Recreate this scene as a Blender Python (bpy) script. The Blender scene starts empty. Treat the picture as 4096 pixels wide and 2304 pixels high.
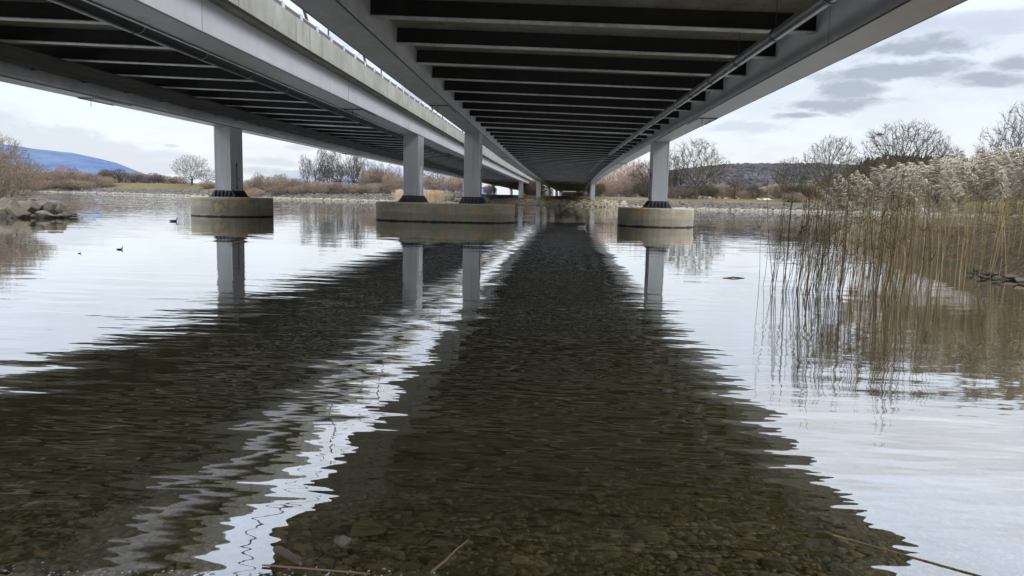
import bpy, math, random
import numpy as np
rad = math.radians
sc = bpy.context.scene
COL = sc.collection
rng = np.random.default_rng(7)
random.seed(7)

# ------------------------------------------------------------------ camera
CF, CH = 3000.0, 1.55
YAW, PIT, ROL = rad(3.07), math.atan(363.8 / 3000.0), .0225
_f = np.array([-math.sin(YAW) * math.cos(PIT), math.cos(YAW) * math.cos(PIT), -math.sin(PIT)])
_r0 = np.array([math.cos(YAW), math.sin(YAW), 0.0]); _u0 = np.cross(_r0, _f)
_r = _r0 * math.cos(ROL) + _u0 * math.sin(ROL); _u = -_r0 * math.sin(ROL) + _u0 * math.cos(ROL)
def ray(x, y):            # x, y measured on a 2576 wide print of the photograph
    return _f + _r * (x * 1.59 - 2048) / CF - _u * (y * 1.59 - 1152) / CF
def at(x, y, Y):
    d = ray(x, y); return np.array([0, 0, CH]) + d * Y / d[1]
def on(x, y, z=0.0):
    d = ray(x, y); return np.array([0, 0, CH]) + d * (z - CH) / d[2]
def azel(x, y):
    d = ray(x, y); d = d / np.linalg.norm(d); return math.atan2(d[0], d[1]), math.asin(d[2])
cd = bpy.data.cameras.new('camera'); cam = bpy.data.objects.new('camera', cd); COL.objects.link(cam)
from mathutils import Matrix
M = Matrix(((_r[0], _u[0], -_f[0], 0), (_r[1], _u[1], -_f[1], 0), (_r[2], _u[2], -_f[2], CH), (0, 0, 0, 1)))
cam.matrix_world = M
cd.sensor_width = 36; cd.lens = 36 * CF / 4096; cd.clip_start = .05; cd.clip_end = 40000
sc.camera = cam

# ------------------------------------------------------------------ node helper
class NT:
    def __init__(s, tree): s.t = tree; s.n = tree.nodes; s.l = tree.links
    def link(s, a, b): s.l.new(a, b)
    def put(s, sock, v):
        if isinstance(v, bpy.types.NodeSocket): s.l.new(v, sock)
        elif v is not None:
            if isinstance(v, (int, float)) and hasattr(sock.default_value, '__len__'): v = (v,) * len(sock.default_value)
            if not isinstance(v, (int, float)) and len(sock.default_value) == 4 and len(v) == 3: v = (*v, 1)
            sock.default_value = v
    def math(s, op, a, b=None, c=None, clamp=False):
        n = s.n.new('ShaderNodeMath'); n.operation = op; n.use_clamp = clamp
        for i, v in enumerate((a, b, c)):
            if v is not None: s.put(n.inputs[i], v)
        return n.outputs[0]
    def vm(s, op, a, b=None, out=0):
        n = s.n.new('ShaderNodeVectorMath'); n.operation = op; s.put(n.inputs[0], a)
        if b is not None: s.put(n.inputs[1], b)
        return n.outputs[out]
    def noise(s, vec, scale=5, detail=4, rough=.55, dist=0, out=0):
        n = s.n.new('ShaderNodeTexNoise'); s.put(n.inputs['Vector'], vec); n.inputs['Scale'].default_value = scale
        n.inputs['Detail'].default_value = detail; n.inputs['Roughness'].default_value = rough; n.inputs['Distortion'].default_value = dist
        return n.outputs[out]
    def vor(s, vec, scale=5, feat='F1', out='Distance', rnd=1):
        n = s.n.new('ShaderNodeTexVoronoi'); n.feature = feat; s.put(n.inputs['Vector'], vec); n.inputs['Scale'].default_value = scale
        n.inputs['Randomness'].default_value = rnd
        return n.outputs[out]
    def mr(s, v, a, b, c=0, d=1, smooth=False):
        n = s.n.new('ShaderNodeMapRange'); n.interpolation_type = 'SMOOTHSTEP' if smooth else 'LINEAR'
        s.put(n.inputs[0], v)
        for i, q in zip((1, 2, 3, 4), (a, b, c, d)): s.put(n.inputs[i], q)
        return n.outputs[0]
    def mix(s, f, a, b, mode='MIX'):
        n = s.n.new('ShaderNodeMix'); n.data_type = 'RGBA'; n.blend_type = mode
        s.put(n.inputs[0], f); s.put(n.inputs[6], a); s.put(n.inputs[7], b); return n.outputs[2]
    def ramp(s, v, stops):
        n = s.n.new('ShaderNodeValToRGB'); s.put(n.inputs[0], v); e = n.color_ramp.elements
        while len(e) < len(stops): e.new(.5)
        for q, (p, c) in zip(e, stops): q.position = p; q.color = (*c, 1)
        return n.outputs[0]
    def xyz(s, v):
        n = s.n.new('ShaderNodeSeparateXYZ'); s.put(n.inputs[0], v); return n.outputs
    def comb(s, x, y, z=0):
        n = s.n.new('ShaderNodeCombineXYZ'); s.put(n.inputs[0], x); s.put(n.inputs[1], y); s.put(n.inputs[2], z); return n.outputs[0]
    def pos(s): return s.n.new('ShaderNodeNewGeometry').outputs['Position']
    def obj(s): return s.n.new('ShaderNodeTexCoord').outputs['Object']
    def scale(s, v, k): return s.vm('MULTIPLY', v, k)
    def bump(s, h, strength=1, dist=1):
        n = s.n.new('ShaderNodeBump'); s.put(n.inputs['Height'], h); n.inputs['Strength'].default_value = strength
        n.inputs['Distance'].default_value = dist; return n.outputs[0]

def material(name, build):
    m = bpy.data.materials.new(name); m.use_nodes = True; t = NT(m.node_tree); t.n.clear()
    o = t.n.new('ShaderNodeOutputMaterial'); p = t.n.new('ShaderNodeBsdfPrincipled'); t.link(p.outputs[0], o.inputs[0])
    d = build(t, p, o) or {}
    for k, v in d.items(): t.put(p.inputs[k], v)
    return m

MT = {}
def steel(name, base, rough=.45, var=.12, streak=.3, spec=.4, metal=0):
    def b(t, p, o):
        q = t.pos()
        n = t.noise(q, .35, 5, .6); s = t.noise(t.scale(q, (3, .9, .18)), 1.5, 4, .6)
        f = t.mr(t.math('ADD', t.math('MULTIPLY', n, .5), t.math('MULTIPLY', s, .5)), .32, .68, 1 - var - streak * .3, 1 + var)
        c = t.mix(1, base, t.comb(f, f, f), 'MULTIPLY')
        sp = t.mr(t.noise(t.scale(q, (1, .5, 1)), 1.1, 8, .7), .62, .72, 0, .35)
        c = t.mix(sp, c, tuple(v * .6 for v in base))
        dz_ = t.noise(t.scale(q, (1.5, 1.1, .10)), 1.3, 5, .6); c = t.mix(t.mr(dz_, .60, .74, 0, .45, True), c, tuple(v * w_ for v, w_ in zip(base, (.62, .52, .40))))
        sc2 = t.noise(t.scale(q, (2, .25, 2)), 2.0, 7, .7); c = t.mix(t.mr(sc2, .58, .72, 0, .3), c, tuple(min(1, v * 1.3) for v in base))
        return {'Base Color': c, 'Roughness': rough, 'Specular IOR Level': spec, 'Metallic': metal, 'Normal': t.bump(t.noise(q, 6, 3), .15, .01)}
    MT[name] = material(name, b)
steel('paint_grey', (.335, .34, .345), .42)
steel('paint_girder', (.44, .44, .455), .42, .14, .5)
steel('paint_bright', (.52, .52, .54), .45, .06, .25)
steel('paint_shaded', (.028, .028, .031), .55, .2, .3)  # girder paint darkened to stand for the shade on the crossbeam webs
steel('flange', (.62, .63, .64), .45, .3, .6)  # same paint lightened for light thrown up by the water onto crossbeam flanges
steel('pipe_grey', (.14, .145, .155), .28, .35, .5, .6, .3)
steel('pipe_black', (.02, .02, .022), .5)
steel('iron_dark', (.045, .047, .055), .5)
steel('rail_brown', (.085, .05, .045), .6, .3)
steel('galv', (.42, .45, .48), .4, .08)
steel('grate', (.085, .083, .08), .7, .4)

def concrete(name, base, dark, stain, wet=False, scale=1.0, drip=.6):
    def b(t, p, o):
        q = t.pos(); x, y, z = t.xyz(q)[:3]
        n = t.noise(q, .9 * scale, 8, .65); fine = t.noise(q, 9 * scale, 6, .7)
        c = t.mix(t.mr(n, .35, .68), dark, base)
        c = t.mix(t.mr(fine, .35, .7, 0, .35), c, tuple(v * .62 for v in base))
        dr = t.noise(t.scale(q, (2.6, 2.6, .12)), 1.6 * scale, 5, .6)
        c = t.mix(t.mr(dr, .52, .7, 0, drip, True), c, stain)
        if wet:
            zz = t.math('ADD', z, t.math('MULTIPLY', t.math('SUBTRACT', t.noise(t.scale(q, (1, 1, .3)), 1.2, 5), .5), .35))
            c = t.mix(t.mr(zz, .42, .62, .55, 0, True), c, (.16, .145, .115))
            bd = t.noise(t.scale(q, (.35, .35, 5)), 1.6, 7, .7); c = t.mix(t.mr(bd, .42, .62, 0, .45), c, (.17, .155, .12)); c = t.mix(t.mr(bd, .28, .42, .35, 0), c, (.44, .41, .33))
            og = t.noise(t.scale(q, (.8, .8, .5)), .9, 4, .6); c = t.mix(t.math('MULTIPLY', t.mr(og, .50, .62, 0, .65, True), t.mr(z, .4, .75)), c, (.36, .235, .09))
            sp = t.noise(t.scale(q, (1, 1, .8)), 1.3, 8, .75); c = t.mix(t.math('MULTIPLY', t.mr(sp, .54, .64, 0, .7), t.mr(z, .35, .8)), c, (.115, .115, .07))
            wl = t.math('ADD', z, t.math('MULTIPLY', t.math('SUBTRACT', t.noise(t.scale(q, (1, 1, .2)), 1.7, 6, .75), .5), .22))
            c = t.mix(t.mr(wl, .055, .085, 1, 0), c, (.028, .02, .012))
            # pour joints
            j = t.math('ABSOLUTE', t.math('SUBTRACT', t.math('FRACT', t.math('MULTIPLY', x, .42)), .5))
            c = t.mix(t.mr(j, .004, .010, .35, 0), c, (.12, .11, .09))
            top = t.mr(z, 1.0, 1.06, 0, .25); c = t.mix(top, c, (.5, .48, .4))
        if name == 'conc_soffit':
            j = t.math('ABSOLUTE', t.math('SUBTRACT', t.math('FRACT', t.math('MULTIPLY', x, 1.45)), .5)); c = t.mix(t.mr(j, .0, .022, .45, 0), c, (.09, .085, .075))
            c = t.mix(t.mr(t.noise(t.comb(t.math('FLOOR', t.math('MULTIPLY', x, 1.45)), y, 0), .8, 2), .4, .6, 0, .4), c, (.20, .195, .17))
        h = t.math('ADD', fine, t.math('MULTIPLY', n, .5))
        return {'Base Color': c, 'Roughness': .85, 'Specular IOR Level': .25, 'Normal': t.bump(h, .5, .02)}
    MT[name] = material(name, b)
concrete('conc_cap', (.36, .325, .24), (.20, .18, .135), (.36, .25, .115), True)
concrete('conc_parapet', (.36, .35, .305), (.24, .235, .20), (.13, .13, .08), False, 1.2, .75)
concrete('conc_soffit', (.42, .41, .37), (.28, .27, .25), (.15, .15, .14), False, .8, .5)
concrete('conc_column', (.62, .60, .55), (.48, .46, .41), (.36, .34, .28), False, 1)
concrete('conc_beam', (.42, .40, .33), (.30, .28, .22), (.2, .19, .15))

def rockmat(name, a, b_, c_, wet=True):
    def b(t, p, o):
        q = t.pos(); z = t.xyz(q)[2]
        oi = t.n.new('ShaderNodeNewGeometry').outputs['Random Per Island']
        n = t.noise(q, 2.2, 7, .65)
        c = t.mix(t.mr(n, .35, .65), a, b_); c = t.mix(t.mr(oi, 0, 1, 0, .65), c, c_)
        c = t.mix(t.mr(t.noise(q, 9, 5, .7), .5, .75, 0, .4), c, tuple(v * .4 for v in a))
        if wet: c = t.mix(t.mr(z, .06, .2, .8, 0), c, (.06, .055, .045))
        return {'Base Color': c, 'Roughness': .85, 'Specular IOR Level': .25, 'Normal': t.bump(n, .5, .06)}
    MT[name] = material(name, b)
rockmat('rock_grey', (.125, .105, .074), (.062, .053, .038), (.18, .155, .11))
rockmat('rock_bank', (.085, .078, .066), (.04, .038, .034), (.13, .12, .10), False)
rockmat('rock_pale', (.21, .19, .15), (.12, .11, .085), (.29, .265, .21), False)
rockmat('rock_tan', (.23, .19, .125), (.12, .10, .065), (.31, .265, .185), False)
def pebb(t, p, o):
    q = t.pos(); y = t.xyz(q)[1]
    oi = t.n.new('ShaderNodeNewGeometry').outputs['Random Per Island']
    c = t.ramp(oi, [(0, (.05, .044, .026)), (.35, (.13, .112, .06)), (.6, (.22, .18, .10)), (.85, (.32, .225, .13)), (1, (.24, .225, .17))])
    c = t.mix(t.mr(t.noise(q, 30, 5, .7), .4, .65, 0, .6), c, (.12, .12, .06))
    c = t.mix(t.mr(t.noise(q, 1.6, 4, .6), .42, .62, 0, .55), c, (.11, .11, .05))
    c = t.mix(t.mr(y, 3.2, 4.8, 0, .85), c, (.085, .078, .038))
    return {'Base Color': c, 'Roughness': .7, 'Specular IOR Level': .2}
MT['pebble'] = material('pebble', pebb)
def bedm(t, p, o):
    q = t.pos(); x, y, z = t.xyz(q)[:3]
    n = t.noise(t.scale(q, (1.0, 1.5, 1)), 1.1, 7, .62, .8); m = t.noise(t.scale(q, (1, 2.2, 1)), 6, 7, .68, 1.2)
    c = t.mix(t.mr(m, .40, .62, 0, 1), (.024, .023, .009), (.155, .145, .055))
    sp_ = t.noise(t.scale(q, (1, 1.3, 1)), 22, 4, .7); c = t.mix(t.mr(sp_, .45, .62, 0, .55), c, (.15, .125, .07)); c = t.mix(t.mr(sp_, .30, .44, .5, 0), c, (.02, .018, .009))
    c = t.mix(t.mr(n, .45, .62, 0, .5), c, (.06, .058, .027))
    c = t.mix(t.mr(n, .25, .42, .5, 0), c, (.26, .20, .10))
    c = t.mix(t.mr(y, 10, 24, 0, .6, True), c, (.065, .066, .030))  # bed darkened with distance, standing in for light the murky water absorbs
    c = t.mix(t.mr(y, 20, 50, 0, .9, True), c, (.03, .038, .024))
    c = t.mix(t.mr(z, .0, .12, 0, 1), c, t.mix(t.mr(m, .4, .6), (.06, .045, .03), (.16, .12, .08)))
    return {'Base Color': c, 'Roughness': .9, 'Specular IOR Level': .1, 'Normal': t.bump(m, .8, .05)}
MT['bed'] = material('bed', bedm)
def bankm(t, p, o):
    q = t.pos(); x, y, z = t.xyz(q)[:3]
    n = t.noise(q, .25, 6, .6); f = t.noise(t.scale(q, (1, 1, 3)), 2.5, 7, .7)
    g = t.mix(t.mr(n, .38, .62), (.150, .125, .045), (.125, .118, .036))
    g = t.mix(t.mr(f, .35, .7, 0, .6), g, (.19, .15, .075))
    g = t.mix(t.mr(x, -30, 0, 0, .6), g, (.19, .15, .085))
    g = t.mix(t.mr(x, 20, 45, 0, .5), g, (.15, .135, .05))
    g = t.mix(t.mr(t.noise(q, .6, 5), .5, .66, 0, .6), g, (.14, .095, .06))
    # low ground darkened, painting the shade in gaps between riprap stones
    g = t.mix(1, g, (.66, .66, .66), 'MULTIPLY'); c = t.mix(t.mr(z, 1.0, 1.5, 1, 0), g, (.07, .065, .055))
    c = t.mix(t.mr(z, .12, .35, 1, 0), c, (.15, .135, .105))
    c = t.mix(t.mr(z, .0, .05, 1, 0), c, (.04, .035, .02))
    return {'Base Color': c, 'Roughness': .95, 'Specular IOR Level': .05, 'Normal': t.bump(f, .6, .15)}
MT['bank'] = material('bank', bankm)
def nearbank(t, p, o):
    q = t.pos(); n = t.noise(q, 3, 8, .7)
    return {'Base Color': t.mix(t.mr(n, .35, .65), (.035, .03, .02), (.13, .11, .075)), 'Roughness': .9, 'Normal': t.bump(n, .8, .06)}
MT['mud'] = material('mud', nearbank)
def bark(name, a, b_, hi):
    def b(t, p, o):
        q = t.pos(); n = t.noise(q, 1.2, 5, .65)
        c = t.mix(t.mr(n, .35, .65), a, b_); c = t.mix(t.mr(t.noise(q, .35, 3), .5, .7, 0, .5), c, hi)
        return {'Base Color': c, 'Roughness': .9, 'Specular IOR Level': .1}
    MT[name] = material(name, b)
bark('bark_brown', (0.039, 0.031, 0.025), (0.072, 0.057, 0.043), (0.060, 0.051, 0.033))
bark('bark_grey', (0.048, 0.043, 0.037), (0.084, 0.075, 0.063), (0.066, 0.063, 0.042))
bark('bark_olive', (0.054, 0.048, 0.029), (0.090, 0.078, 0.051), (0.072, 0.069, 0.036))
bark('brush_brown', (.19, .145, .11), (.30, .235, .18), (.25, .19, .13))
bark('brush_dark', (.13, .10, .08), (.22, .165, .125), (.17, .125, .09))
bark('brush_pink', (.25, .17, .13), (.34, .25, .195), (.30, .22, .14))
bark('bark_olive2', (.12, .11, .065), (.20, .18, .11), (.16, .15, .08))
bark('brush_far', (.11, .10, .105), (.16, .145, .145), (.13, .115, .11))
bark('rust_leaf', (.26, .10, .045), (.34, .15, .07), (.25, .13, .07))
bark('blossom', (.13, .125, .10), (.21, .205, .17), (.17, .18, .12))
bark('reed_stem', (.32, .24, .125), (.46, .37, .21), (.24, .17, .09))
bark('reed_dark', (.085, .060, .034), (.19, .14, .075), (.27, .205, .115))
bark('reed_leaf', (.30, .22, .10), (.42, .33, .17), (.34, .27, .10))
bark('reed_plume', (.31, .27, .215), (.46, .415, .335), (.21, .155, .11))
bark('reed_gold', (.42, .30, .18), (.55, .42, .27), (.38, .26, .15))
bark('conifer', (.030, .040, .020), (.060, .068, .034), (.045, .05, .03))
bark('wood_drift', (.10, .07, .05), (.32, .25, .2), (.06, .05, .04))
bark('twig_red', (.22, .13, .09), (.34, .22, .16), (.2, .14, .1))

# ------------------------------------------------------------------ mesh helpers
def mesh_arrays(name, V, F, smooth=False):
    """V (n,3); F list of arrays (m,k)"""
    me = bpy.data.meshes.new(name); V = np.asarray(V, dtype=np.float32)
    F = [np.asarray(f, dtype=np.int32) for f in F if len(f)]
    me.vertices.add(len(V)); me.vertices.foreach_set('co', V.ravel())
    nl = sum(f.size for f in F); npoly = sum(len(f) for f in F)
    me.loops.add(nl); me.loops.foreach_set('vertex_index', np.concatenate([f.ravel() for f in F]))
    me.polygons.add(npoly)
    tot = np.concatenate([np.full(len(f), f.shape[1], dtype=np.int32) for f in F])
    me.polygons.foreach_set('loop_start', np.concatenate([[0], np.cumsum(tot)[:-1]]).astype(np.int32))
    me.update(calc_edges=True); me.validate()
    if smooth: me.shade_smooth()
    else: me.shade_flat()
    return me
class MB:
    def __init__(s): s.V = []; s.F3 = []; s.F4 = []; s.n = 0
    def add(s, V, F):
        V = np.asarray(V, dtype=float).reshape(-1, 3)
        for f in F:
            f = np.asarray(f)
            if f.size == 0: continue
            (s.F3 if f.shape[-1] == 3 else s.F4).append(f.reshape(-1, f.shape[-1]) + s.n)
        s.V.append(V); s.n += len(V)
    def box(s, a, b):
        (x0, y0, z0), (x1, y1, z1) = a, b
        s.add([(x0, y0, z0), (x1, y0, z0), (x1, y1, z0), (x0, y1, z0), (x0, y0, z1), (x1, y0, z1), (x1, y1, z1), (x0, y1, z1)],
              [np.array([(0, 3, 2, 1), (4, 5, 6, 7), (0, 1, 5, 4), (1, 2, 6, 5), (2, 3, 7, 6), (3, 0, 4, 7)])])
    def tube(s, P, R, k=6, cap=True):
        P = np.asarray(P, float); m = len(P); R = np.broadcast_to(np.asarray(R, float), (m,))
        T = np.gradient(P, axis=0); T /= np.linalg.norm(T, axis=1)[:, None] + 1e-9
        ref = np.array([0, 0, 1.0]) if abs(T[0][2]) < .9 else np.array([1.0, 0, 0])
        A = np.cross(T, ref); A /= np.linalg.norm(A, axis=1)[:, None] + 1e-9; B = np.cross(T, A)
        an = np.arange(k) * 2 * math.pi / k
        V = P[:, None] + (A[:, None] * np.cos(an)[None, :, None] + B[:, None] * np.sin(an)[None, :, None]) * R[:, None, None]
        i = np.arange(m - 1)[:, None] * k; j = np.arange(k)[None]; j2 = (j + 1) % k
        F = np.stack([i + j, i + j2, i + k + j2, i + k + j], -1).reshape(-1, 4)
        s.add(V.reshape(-1, 3), [F])
        if cap and k >= 4:
            for base, c in ((0, P[0]), ((m - 1) * k, P[-1])):
                q = np.arange(k); nn = s.n
                s.add([c], []); s.F3.append(np.stack([nn * np.ones(k, int), base + q + nn - m * k if base == 0 else base + q + nn - m * k, (q + 1) % k + base + nn - m * k], -1)) if base == 0 else s.F3.append(np.stack([nn * np.ones(k, int), (q + 1) % k + base + nn - m * k - 1, q + base + nn - m * k - 1], -1))
    def build(s, name, mat, parent=None, smooth=False):
        F = []
        if s.F3: F.append(np.concatenate(s.F3))
        if s.F4: F.append(np.concatenate(s.F4))
        me = mesh_arrays(name, np.concatenate(s.V), F, smooth); me.materials.append(MT[mat] if isinstance(mat, str) else mat)
        return link(name, me, parent)
def link(name, me, parent=None):
    o = bpy.data.objects.new(name, me); COL.objects.link(o)
    if parent is not None: o.parent = parent
    return o
def tag(o, label=None, cat=None, group=None, kind=None):
    if label: o['label'] = label
    if cat: o['category'] = cat
    if group: o['group'] = group
    if kind: o['kind'] = kind
    return o
def empty(name, loc=(0, 0, 0), rz=0, **k):
    o = bpy.data.objects.new(name, None); COL.objects.link(o); o.location = loc; o.rotation_euler = (0, 0, rz)
    o.empty_display_size = .2; return tag(o, **k)
def copy_tree(o, parent=None):
    c = o.copy(); COL.objects.link(c)
    if parent is not None: c.parent = parent
    for ch in list(o.children): copy_tree(ch, c)
    return c
def ico(sub=1):
    t = (1 + 5 ** .5) / 2
    v = [(-1, t, 0), (1, t, 0), (-1, -t, 0), (1, -t, 0), (0, -1, t), (0, 1, t), (0, -1, -t), (0, 1, -t), (t, 0, -1), (t, 0, 1), (-t, 0, -1), (-t, 0, 1)]
    f = [(0, 11, 5), (0, 5, 1), (0, 1, 7), (0, 7, 10), (0, 10, 11), (1, 5, 9), (5, 11, 4), (11, 10, 2), (10, 7, 6), (7, 1, 8), (3, 9, 4), (3, 4, 2), (3, 2, 6), (3, 6, 8), (3, 8, 9), (4, 9, 5), (2, 4, 11), (6, 2, 10), (8, 6, 7), (9, 8, 1)]
    v = [np.array(q) / np.linalg.norm(q) for q in v]
    for _ in range(sub):
        c = {}; nf = []
        def mid(a, b):
            k = (min(a, b), max(a, b))
            if k not in c: m = v[a] + v[b]; v.append(m / np.linalg.norm(m)); c[k] = len(v) - 1
            return c[k]
        for a, b, d in f:
            x, y, z = mid(a, b), mid(b, d), mid(d, a); nf += [(a, x, z), (b, y, x), (d, z, y), (x, y, z)]
        f = nf
    return np.array(v), np.array(f)
def rocks(sub, n, seed=0, cut=.75):
    r = np.random.default_rng(seed); out = []
    V, F = ico(sub)
    for _ in range(n):
        W = V.copy()
        for _ in range(9):       # flatten facets
            d = r.normal(size=3); d /= np.linalg.norm(d); h = r.uniform(cut - .12, cut + .15)
            k = W @ d; W -= np.where(k > h, k - h, 0)[:, None] * d
        W *= 1 + r.normal(size=(len(V), 1)) * .02
        out.append((W, F))
    return out
def rotz(a): c, s_ = np.cos(a), np.sin(a); z = np.zeros_like(a); return np.stack([np.stack([c, -s_, z], -1), np.stack([s_, c, z], -1), np.stack([z, z, z + 1], -1)], -2)
def scatter(mb, tmpl, P, S, A, tilt=None):
    """tmpl (V,F) ; P (n,3); S (n,3) ; A (n,) z rotation"""
    V, F = tmpl; R = rotz(np.asarray(A, float))
    if tilt is not None:
        tx, ty = tilt[:, 0], tilt[:, 1]; z = np.zeros_like(tx); o = z + 1
        Rx = np.stack([np.stack([o, z, z], -1), np.stack([z, np.cos(tx), -np.sin(tx)], -1), np.stack([z, np.sin(tx), np.cos(tx)], -1)], -2)
        Ry = np.stack([np.stack([np.cos(ty), z, np.sin(ty)], -1), np.stack([z, o, z], -1), np.stack([-np.sin(ty), z, np.cos(ty)], -1)], -2)
        R = Rx @ Ry @ R
    W = np.einsum('nij,nvj->nvi', R, V[None] * S[:, None]) + P[:, None]
    n = len(P); Fs = F if isinstance(F, list) else [F]
    mb.add(W.reshape(-1, 3), [(f[None] + (np.arange(n) * len(V))[:, None, None]).reshape(-1, f.shape[1]) for f in Fs])

# ------------------------------------------------------------------ bridges
BC = 1.3e-4
def px(y): return BC * (y - 44) ** 2
def pz(y): return -2.6e-5 * max(0, y - 44) ** 2
def sweep(name, sect, y0, y1, mat, parent, step=6.0, dz=0):
    """closed polygon section [(x,z)...] carried along the curve of the road"""
    n = max(2, int(math.ceil((y1 - y0) / step)) + 1); ys = np.linspace(y0, y1, n); k = len(sect)
    V = [(x + px(y), y, z + pz(y)) for y in ys for x, z in sect]
    mb = MB(); i = np.arange(n - 1)[:, None] * k; j = np.arange(k)[None]; j2 = (j + 1) % k
    mb.add(V, [np.stack([i + j, i + j2, i + k + j2, i + k + j], -1).reshape(-1, 4)])
    me_F = mb
    o = None
    # end caps as n-gons
    me = mesh_arrays(name, np.array(V), [mb.F4[0], np.array([list(range(k))[::-1]]), np.array([[(n - 1) * k + q for q in range(k)]])])
    me.materials.append(MT[mat]); return link(name, me, parent)
def rect(x0, x1, z0, z1): return [(x0, z0), (x1, z0), (x1, z1), (x0, z1)]
Y0, Y1 = -16.0, 282.0
def bridge(label, xc, zc, sl, girders, xl, xr, parapets, phase):
    root = empty('road_bridge', (0, 0, 0), label=label, cat='bridge', group='parallel road bridges over the river')
    zs = lambda x: zc + sl * (x - xc)
    sweep('deck_slab', [(xl, zs(xl)), (xr, zs(xr)), (xr, zs(xr) + .32), (xl, zs(xl) + .32)], Y0, Y1, 'conc_soffit', root)
    for (a, b, zb, m) in girders:
        g = sweep('girder', [(a, zb), (b, zb), (b, zs(b) - .004), (a, zs(a) - .004)], Y0, 203, m, root, 4)
        # thin lips of the bottom flange and a hatch frame bolted below it
        lip = MB()
        for e, s_ in ((a, -1), (b, 1)):
            ys = np.linspace(Y0 + .1, 202.9, 50)
            for y_, y2 in zip(ys[:-1], ys[1:]):
                x1, x2 = e + px(y_), e + px(y2); w = .02 * s_
                V = [(x1, y_, zb + pz(y_) - .005), (x1 + w, y_, zb + pz(y_) - .005), (x1 + w, y_, zb + pz(y_) + .025), (x1, y_, zb + pz(y_) + .025),
                     (x2, y2, zb + pz(y2) - .005), (x2 + w, y2, zb + pz(y2) - .005), (x2 + w, y2, zb + pz(y2) + .025), (x2, y2, zb + pz(y2) + .025)]
                lip.add(V, [np.array([(0, 1, 5, 4), (1, 2, 6, 5), (2, 3, 7, 6), (3, 0, 4, 7)])])
        lip.build('flange_lip', 'paint_shaded' if m == 'paint_girder' else 'iron_dark', g)
        for yy in (31.5, 71, 121):
            fr = MB(); x_, z_ = px(yy), zb + pz(yy)
            for p0, p1 in (((a + .05, yy), (b - .05, yy)), ((a + .05, yy), (a + .05, yy + 2.6)), ((b - .05, yy), (b - .05, yy + 2.6))):
                fr.tube([(p0[0] + x_, p0[1], z_ - .03), (p1[0] + x_, p1[1], z_ - .03)], .02, 5)
            fr.tube([(a + .3 + x_, yy + .5, z_), (a + .3 + x_, yy + .5, z_ - .32)], .012, 4)
            fr.build('hatch_frame', 'iron_dark', g)
        # web stiffener seams
        for yy in np.arange(4.7, 150, 12.3):
            xx = b if (xc < -5) else a; sm = MB()
            sm.box((xx + px(yy) - .006, yy - .02, zb + pz(yy) + .02), (xx + px(yy) + .006, yy + .02, zs(xx) + pz(yy) - .02))
            sm.build('web_seam', 'paint_grey', g)
    gi0 = girders[0][1]; gi1 = girders[1][0]
    ys = [phase + 3.05 * k for k in range(-18, 52)]
    def fl(w):
        a, b = gi0, gi1; h = .40
        return a, b, h
    wproto = None
    for yy in ys:
        pier = abs(yy - 45.6) < .5 or abs(yy - 155.4) < 1.5
        a, b = gi0 + .002, gi1 - .002; hw = .43 if pier else .15
        w = MB(); zz = pz(yy); xx = px(yy)
        tw = hw - .02 if pier else .02
        za, zb2 = zs(a) + zz, zs(b) + zz
        def slab(w_, t0, t1):
            V = [(a + xx, yy - w_, za - t0), (b + xx, yy - w_, zb2 - t0), (b + xx, yy + w_, zb2 - t0), (a + xx, yy + w_, za - t0),
                 (a + xx, yy - w_, za - t1), (b + xx, yy - w_, zb2 - t1), (b + xx, yy + w_, zb2 - t1), (a + xx, yy + w_, za - t1)]
            return V, [np.array([(0, 1, 2, 3), (4, 7, 6, 5), (0, 4, 5, 1), (1, 5, 6, 2), (2, 6, 7, 3), (3, 7, 4, 0)])]
        w.add(*slab(tw, .002, .40)); wo = w.build('crossbeam', 'paint_shaded', root)
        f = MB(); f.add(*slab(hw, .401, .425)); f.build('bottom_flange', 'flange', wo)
    # concrete cross heads near the far bank
    for yy in (204, 250):
        m = MB(); m.box((girders[0][0] - .2 + px(yy), yy - .6, zc - .95 + pz(yy)), (girders[1][1] + .2 + px(yy), yy + .6, zc - .35 + pz(yy)))
        m.build('cross_head', 'conc_beam', root)
    sweep('side_girder', rect(girders[0][0], girders[0][1], girders[0][2] + .1, zs(girders[0][1]) - .01), 203, Y1, 'conc_beam', root, 12)
    sweep('side_girder', rect(girders[1][0], girders[1][1], girders[1][2] + .1, zs(girders[1][1]) - .01), 203, Y1, 'conc_beam', root, 12)
    for (x0, x1, z0, z1) in parapets:
        zm = (x0 + x1) / 2
        p = sweep('parapet', rect(x0, x1, z0, z1), Y0, Y1, 'conc_parapet', root)
        j = MB()
        for yy in np.arange(3.5, 200, 6.2):
            for xx in (x0, x1):
                j.box((xx + px(yy) - .004, yy - .012, z0 + pz(yy) + .005), (xx + px(yy) + .004, yy + .012, z1 + pz(yy) - .005))
        j.build('expansion_joint', 'conc_soffit', p)
    return root, zs
# left bridge
LB, zsL = bridge('left bridge with pale concrete parapet and posts beyond the sky gap', -14.27, 6.03, -.03,
            [(-20.40, -19.46, 5.34, 'paint_girder'), (-8.97, -8.10, 5.06, 'paint_bright')], -20.8, -7.86,
            [(-8.15, -7.72, 5.90, 6.62), (-20.95, -20.55, 6.22, 6.86)], 45.7)
RB, zsR = bridge('right bridge overhead with dark crossbeams and a drain pipe', .58, 5.92, -.026,
            [(-5.36, -4.48, 5.27, 'paint_girder'), (5.68, 6.54, 4.93, 'paint_bright')], -5.74, 6.9,
            [(-5.98, -5.6, 6.05, 6.8), (6.75, 7.1, 5.72, 6.5)], 45.3)
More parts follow.
